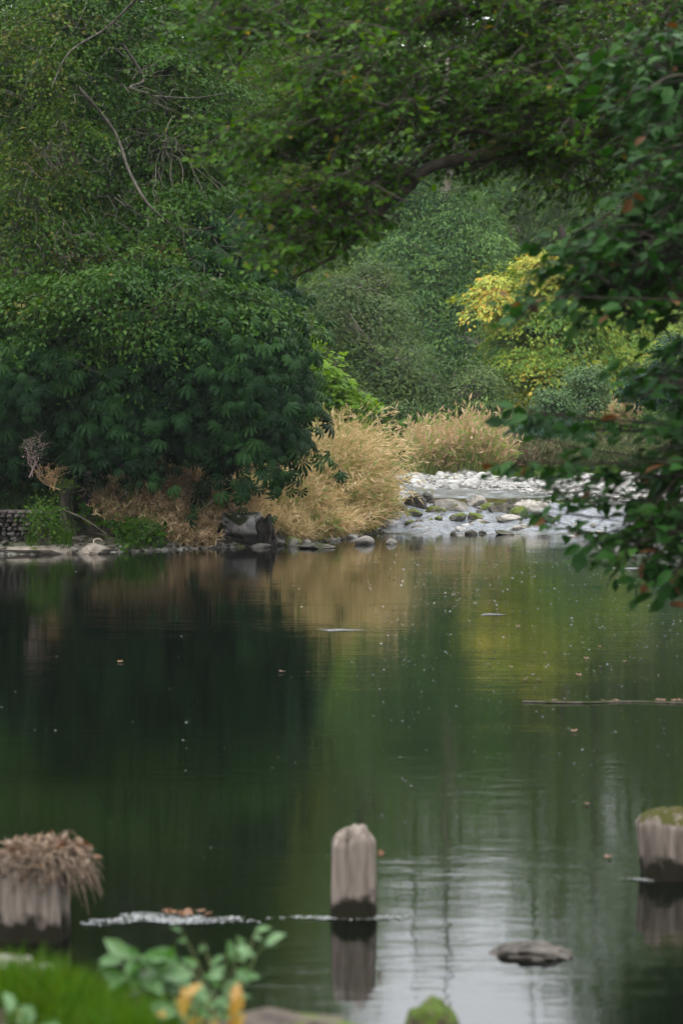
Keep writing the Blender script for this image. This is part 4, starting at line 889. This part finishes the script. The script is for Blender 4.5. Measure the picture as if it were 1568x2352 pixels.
# ------------------------------------------------------------------ floating things
M_foam = mat_plain('foam', (.11, .12, .11), (.32, .33, .33), 60, .6)
def blob_sheet(name, px0, px1, py, hy, label, z=.004, seed=1, n=90, mat=None, cat='foam'):
    c = W((px0+px1)/2, py); s = c[1]/FPX; rx = (px1-px0)/2*s; yy = (W(px0, py-hy)[1]-W(px0, py+hy)[1])/2
    sz = max(.004, min(.010, rx*.05)); n = int(min(6000, 30+4.5*rx*yy/(sz*sz)))
    a = R.uniform(0, 2*pi, n); q = R.random(n)**.6
    w_ = 1+.3*np.sin(3*a+seed)+.2*np.sin(7*a+seed*2)
    x = c[0]+rx*np.cos(a)*q*w_; y = c[1]+yy*np.sin(a)*q*w_+.25*yy*np.sin((x-c[0])/rx*5+seed)
    p = np.stack([x, y, z+R.uniform(0, .002, n)], -1); LVf = Leaves(); LVf.add(p, up3(n)+R.normal(0, .03, (n, 3)), R.normal(0, 1, (n, 3))*[1, 1, 0], sz*R.uniform(.4, 1.5, n), R.random(n))
    o = link_mesh(name, LVf.mesh(name, T_oval(.45)), mat or M_foam); tag(o, label, cat, kind='stuff'); return o
blob_sheet('foam_patch', 205, 555, 2114, 11, 'long white foam raft floating between the left post and the middle one', seed=3)
blob_sheet('foam_patch', 655, 945, 2110, 4, 'thin line of foam caught around the middle post', seed=5)
blob_sheet('foam_patch', 735, 825, 1448, 2.2, 'bright white foam streak in the middle of the pool', seed=7)
blob_sheet('foam_patch', 1103, 1152, 1412, 1.6, 'small white foam streak right of centre on the pool', seed=9)
blob_sheet('foam_patch', 1400, 1500, 1306, 1.6, 'faint foam streak near the right-hand leaves', seed=11)
blob_sheet('foam_patch', 1440, 1568, 2022, 3, 'thin ring of scum around the right post', seed=13)
# rock awash
p = W(1222, 2188); s = p[1]/FPX
me = rock_mesh('rock', 4, 14, 401, .1, rnd=.4); me.materials.append(mat_rock('rock_wet', (.025, .022, .018), (.12, .105, .09), moss_lo=.95, scale=20))
o = place(me, (p[0], p[1], -.005), (95*s, .13, .038), .1, name='rock'); tag(o, 'flat dark rock just breaking the surface right of the middle post', 'rock')
# tiny flecks: stuff
LV = Leaves(); 
def wat_pts(n, f):
    out = []
    while len(out) < n:
        px, py = f(); out.append(W(px, py)+np.array([0, 0, .004]))
    return np.array(out)
pts = wat_pts(1500, lambda: (R.uniform(820, 1568), 1270+abs(R.normal(0, 1))*190)); pts2 = wat_pts(220, lambda: (R.uniform(0, 1568), R.uniform(1290, 2000)))
pts = np.vstack([pts, pts2]); n = len(pts); sz = .005+.015*R.random(n)**3; sz *= np.clip(pts[:, 1]/20, .5, 1.3)
LV.add(pts, up3(n)+R.normal(0, .05, (n, 3)), R.normal(0, 1, (n, 3))*np.array([1, 1, 0]), sz*1.3, R.random(n))
o = link_mesh('foam_flecks', LV.mesh('foam_flecks', T_oval(.5)), M_foam); tag(o, 'countless tiny pale flecks drifting on the pool', 'foam', kind='stuff')
# floating leaves, each a thing
M_fleaf = mat_plain('dead_leaf', (.06, .025, .012), (.22, .10, .04), 20, .6)
tv, tf = T_lobed(); tv = tv.copy(); tv[:, 2] = np.abs(tv[:, 2])*2.2+.02; tv[:, 0] -= .4
fl = np_mesh('floating_leaf', tv, tf); fl.materials.append(M_fleaf)
for px, py in [(676, 1348), (686, 1355), (275, 1522), (650, 1545), (708, 1546), (1122, 1528), (1175, 1534), (1205, 1563), (1237, 1563), (1252, 1502), (1330, 1553), (1378, 1487), (1380, 1533), (1348, 1515), (1432, 1521), (1315, 1682), (1192, 1440), (1118, 1331), (850, 1352), (905, 1330), (1392, 1972), (1350, 1850)]:
    p = W(px, py); o = place(fl, (p[0], p[1], .004), (.05*R.uniform(.7, 1.3),)*3, R.uniform(0, 6), name='floating_leaf'); tag(o, 'curled brown leaf floating on the open pool', 'leaf', 'brown leaves floating on the pool')
for px, py, lb in [(870, 1960, 'orange leaf stuck to the right side of the middle post')]:
    o = place(fl, (P(px, py, 8.7)), (.035,)*3, .4, (1.3, 0), name='leaf'); tag(o, lb, 'leaf')
# leaves piled on the foam raft
for i in range(14):
    p = W(R.uniform(370, 480), R.uniform(2098, 2112)); o = place(fl, (p[0], p[1], .012), (.045*R.uniform(.7, 1.2),)*3, R.uniform(0, 6), (R.normal(0, .4), R.normal(0, .4)), name='dead_leaf'); tag(o, 'brown leaf heaped on the white foam raft', 'leaf', 'brown leaves on the foam raft')
# floating twig strand at right
TB = Tubes(5); TB.add(smooth([W(1200, 1613)+[0, 0, .004], W(1330, 1616)+[0, 0, .006], W(1450, 1613)+[0, 0, .003], W(1600, 1618)+[0, 0, .005]]), .006, .006)
o = link_mesh('twig', TB.mesh('twig'), bark_g); tag(o, 'long thin twig floating near the right edge with leaves along it', 'twig')
for px in (1385, 1405, 1418, 1512, 1522, 1545, 1562, 1270):
    p = W(px, 1612); o = place(fl, (p[0], p[1], .006), (.055*R.uniform(.7, 1.2),)*3, R.uniform(0, 6), name='floating_leaf'); tag(o, 'dark leaf caught along the long floating twig', 'leaf', 'leaves caught on the floating twig')
# ------------------------------------------------------------------ near bank (bottom left)
b_ = []
x = R.uniform(-1.3, -.2, 30000); y = R.uniform(3.9, 6.2, 30000); zz = ground_z(x, y); sdv = sdist(x, y)
dens = vnoise(x, y, 5, 3)
k = (sdv > .05) & (dens > -.25) & (x/y*FPX+784 < 350+120*vnoise(x, y, 6, 1)); b_ = np.stack([x, y, zz], -1)[k]
grass_patch('grass', 'blurred bright green grass tuft on the near bank at bottom left', b_, R.uniform(.03, .11, len(b_))*(1+.5*vnoise(b_[:, 0], b_[:, 1], 9, 2)), R.normal(0, .35, (len(b_), 2)), R.uniform(.0015, .003, len(b_)), G_fresh, vr=R.random(len(b_)))
M_broad = mat_leaf('leaf_broad', [(.03, .09, .012), (.055, .14, .03), (.12, .21, .09)], [(.3, .22, .03), (.30, .17, .04)], trans=.3, rough=.5)
def broad_plant(px, py, d, n, label, size=.09, spread=.16, yellow=0):
    base = P(px, py, d); g0 = gz(base[0], base[1]); root = empty('broadleaf_plant', (base[0], base[1], g0)); tag(root, label, 'plant')
    TBp = Tubes(5); LVp = Leaves(); ps = []; hs = []; 
    for i in range(n):
        a = R.uniform(0, 2*pi); e = np.array([base[0]+cos(a)*spread*R.uniform(.3, 1), base[1]+sin(a)*spread*.6, g0+R.uniform(.4, 1)*max(.06, base[2]-g0)])
        cv_ = smooth([np.array([base[0], base[1], g0-.02])+R.normal(0, .015, 3), (np.array([base[0], base[1], g0])+e)/2+[0, 0, .03], e], 9); TBp.add(cv_, .0022, .001)
        for k_ in (8, 7, 5, 4):
            a2 = a+R.normal(0, 1.1)*(k_ != 8); ps.append(cv_[k_]+R.normal(0, .004, 3)); hs.append([cos(a2), sin(a2)*.7, R.uniform(-.5, .5)])
    ps = np.array(ps); hs = np.array(hs); n = len(ps); c = (R.random(n) < yellow).astype(float)
    LVp.add(ps, up3(n)*.8+np.array([0, -.55, 0])+R.normal(0, .5, (n, 3)), hs, size*R.uniform(.35, 1.1, n), R.random(n), c)
    link_mesh('stems', TBp.mesh('stems'), mat_plain('stem', (.08, .12, .03), (.15, .14, .05)), root); link_mesh('leaves', LVp.mesh('leaves', T_oval(.28)), M_broad, root)
broad_plant(310, 2170, 5.3, 8, 'broad-leaved plant with large pale leaves rising from the near grass', .085, .08)
broad_plant(515, 2140, 5.4, 12, 'leafy weed with blue-green leaves reaching over the water edge', .055, .11)
broad_plant(440, 2290, 4.9, 9, 'small leafy weed at the bottom edge of the near bank', .045, .1, .1)
broad_plant(60, 2330, 4.7, 8, 'low pale-leaved weed in the bottom left corner', .045, .12)
# upright yellowed leaves
for px, py, lb in [(430, 2300, 'orange withered leaf standing at the bottom edge'), (532, 2318, 'yellow-green withered leaf right of the orange one')]:
    c = P(px, py, 4.8); LVp = Leaves(); q_ = 5; LVp.add(np.array([c+[R.normal(0, .008), R.normal(0, .01), -.06+.017*j] for j in range(q_)]), R.normal(0, .5, (q_, 3))+[.3, -1, .2], R.normal(0, .35, (q_, 3))+[.1, 0, 1.0], .045*R.uniform(.7, 1.2, q_), R.uniform(.3, 1.0, q_) if 'orange' in lb else R.uniform(0, .35, q_), np.ones(q_))
    o = link_mesh('withered_leaf', LVp.mesh('withered_leaf', T_oval(.26)), M_broad); tag(o, lb, 'leaf')
M_moss = mat_rock('mound', (.03, .025, .018), (.09, .07, .045), moss=(.045, .07, .008), moss_lo=.60, scale=10)
M_earth = mat_rock('earthy_rock', (.03, .024, .02), (.12, .095, .075), moss=(.06, .09, .012), moss_lo=.74, scale=10)
me = rock_mesh('rock', 4, 12, 501, .08, rnd=.6); me.materials.append(M_moss); p = P(990, 2350, 6.0)
o = place(me, (p[0], p[1], p[2]-.03), (.075, .09, .085), .4, name='rock'); tag(o, 'small mossy rock poking up at the bottom edge', 'rock')
for px, py, r, lb in [(210, 2350, .10, 'brown earthy rock on the near bank under the grass'), (640, 2340, .13, 'moss-edged rock sloping to the water on the near bank'), (10, 2200, .05, 'pale stone at the far left of the near bank'), (90, 2215, .035, 'small pale stone in the near grass')]:
    me = rock_mesh('rock', 4, 12, 520+px, .08, rnd=.5); me.materials.append(M_earth if r > .1 else M_grey); p = P(px, py, 5.0 if r > .1 else 5.5)
    o = place(me, (p[0], p[1], p[2]-r*.4), (r*1.3, r, r*.55), .2, name='rock'); tag(o, lb, 'rock')
# ------------------------------------------------------------------ details on the left bank
TB = Tubes(6); TB.add(smooth([W(223, 1266)+[0, .1, 0], P(216, 1250, 28.5), P(217, 1240, 28.5), P(227, 1237, 28.5), P(236, 1243, 28.55)]), .009, .005)
o = link_mesh('root', TB.mesh('root'), mat_plain('pale_wood', (.3, .25, .17), (.45, .38, .28))); o.location = (-.0, 0, 0); tag(o, 'pale curled root at the end of the stone slabs', 'root')
for i, (pts_, r, lb) in enumerate([([(137, 1168), (180, 1185), (222, 1210), (258, 1238)], .016, 'fallen branch slanting down to the water under the chestnut'), ([(225, 1225), (262, 1236), (300, 1242)], .014, 'dark driftwood stick lying along the shore'),
                                 ([(235, 1242), (290, 1250), (335, 1256)], .02, 'thick black driftwood at the waterline left of the boulders'), ([(430, 1190), (470, 1165), (500, 1140)], .012, 'pale bare stick poking from the dead weeds')]):
    TB = Tubes(6); TB.add(smooth([P(a, b, 29.0) for a, b in pts_], 16), r, r*.4, .1); o = link_mesh('branch', TB.mesh('branch'), bark_g if i in (0, 3) else bark_d); tag(o, lb, 'branch')
def stalks(px, py, d, n, hpx, label, col):
    base = P(px, py, d); root = empty('dead_plant', base); tag(root, label, 'plant'); TBs = Tubes(4); LVs = Leaves(); ps = []
    for i in range(n):
        e = base+np.array([R.normal(0, .13), R.normal(0, .1), hpx*R.uniform(.5, 1)*d/FPX]); c = smooth([base+R.normal(0, .09, 3)*[1, 1, 0], (base+e)/2+R.normal(0, .02, 3), e], 12); TBs.add(c, .006, .002)
        for q in c[4:]:
            for _ in range(3):
                t = q+np.array([R.normal(0, .05), R.normal(0, .03), R.uniform(.02, .07)]); TBs.add(np.array([q, t]), .0025, .0012); ps.append(t)
    ps = np.array(ps); k = len(ps); LVs.add(ps, R.normal(0, 1, (k, 3)), R.normal(0, 1, (k, 3)), .03*R.uniform(.5, 1.2, k), R.random(k))
    mt = mat_plain('dead_stem', *col); link_mesh('stems', TBs.mesh('stems'), mt, root); link_mesh('seed_heads', LVs.mesh('seed_heads', DI), mt, root)['kind'] = 'stuff'
stalks(80, 1095, 28.9, 6, 100, 'tall pinkish dead dock stalks above the left bank', ((.2, .14, .12), (.35, .26, .22)))
stalks(120, 1125, 28.8, 6, 55, 'orange-brown withered plant right of the dead stalks', ((.2, .12, .05), (.35, .22, .1)))
def leafy(px, py, d, n, rx, ry, size, label, mat, tm=OV):
    c0 = P(px, py, d); root = empty('leafy_plant', (c0[0], c0[1], gz(c0[0], c0[1]))); tag(root, label, 'plant'); s = d/FPX
    p = c0+R.normal(0, .5, (n, 3))*np.array([rx*s, .12, ry*s]); LVs = Leaves(); LVs.add(p, up3(n)*.7+np.array([0, -.7, 0])+R.normal(0, .4, (n, 3)), R.normal(0, 1, (n, 3))*[1, 1, .3]+[0, 0, -.3], size*R.uniform(.6, 1.2, n), R.random(n), (R.random(n) < .05)*1.0)
    TBs = Tubes(4); 
    for q in p[:40]: TBs.add(np.array([[c0[0]+R.normal(0, .05), c0[1]+.05, root.location[2]], (q+c0)/2, q]), .004, .002)
    link_mesh('stems', TBs.mesh('stems'), bark_g, root); link_mesh('leaves', LVs.mesh('leaves', tm), mat, root)
leafy(212, 1178, 29.3, 90, 34, 24, .08, 'bright green butterbur leaves in the hollow under the chestnut', G_fresh)
leafy(240, 1200, 29.2, 35, 18, 12, .07, 'lower bright leaves just above the driftwood', G_fresh)
leafy(100, 1190, 28.3, 900, 44, 44, .035, 'small-leaved green plant hanging over the end of the stone wall', G_green, DI)
leafy(325, 1212, 28.9, 700, 44, 24, .035, 'low green weed clump above the smooth grey boulders', G_green, DI)
leafy(150, 1115, 29, 160, 30, 24, .05, 'yellowing bramble beside the withered plant', L_climb, DI)
bm = bmesh.new(); bmesh.ops.create_cube(bm, size=1)
for v_ in bm.verts: v_.co = Vector((v_.co.x*900, v_.co.y*520+170, -3 if v_.co.z < 0 else 75))
me = bpy.data.meshes.new('haze'); bm.to_mesh(me); bm.free()
m, nt, out = mat_new('haze'); pv = N(nt, 'ShaderNodeVolumePrincipled', ins={'Color': (.86, .92, 1, 1), 'Density': .00024, 'Anisotropy': .2}); nt.links.new(pv.outputs[0], out.inputs['Volume'])
tag(link_mesh('haze', me, m), 'thin pale air haze between the camera and the far hillside', 'haze', kind='stuff')
print('done', len(bpy.data.objects))
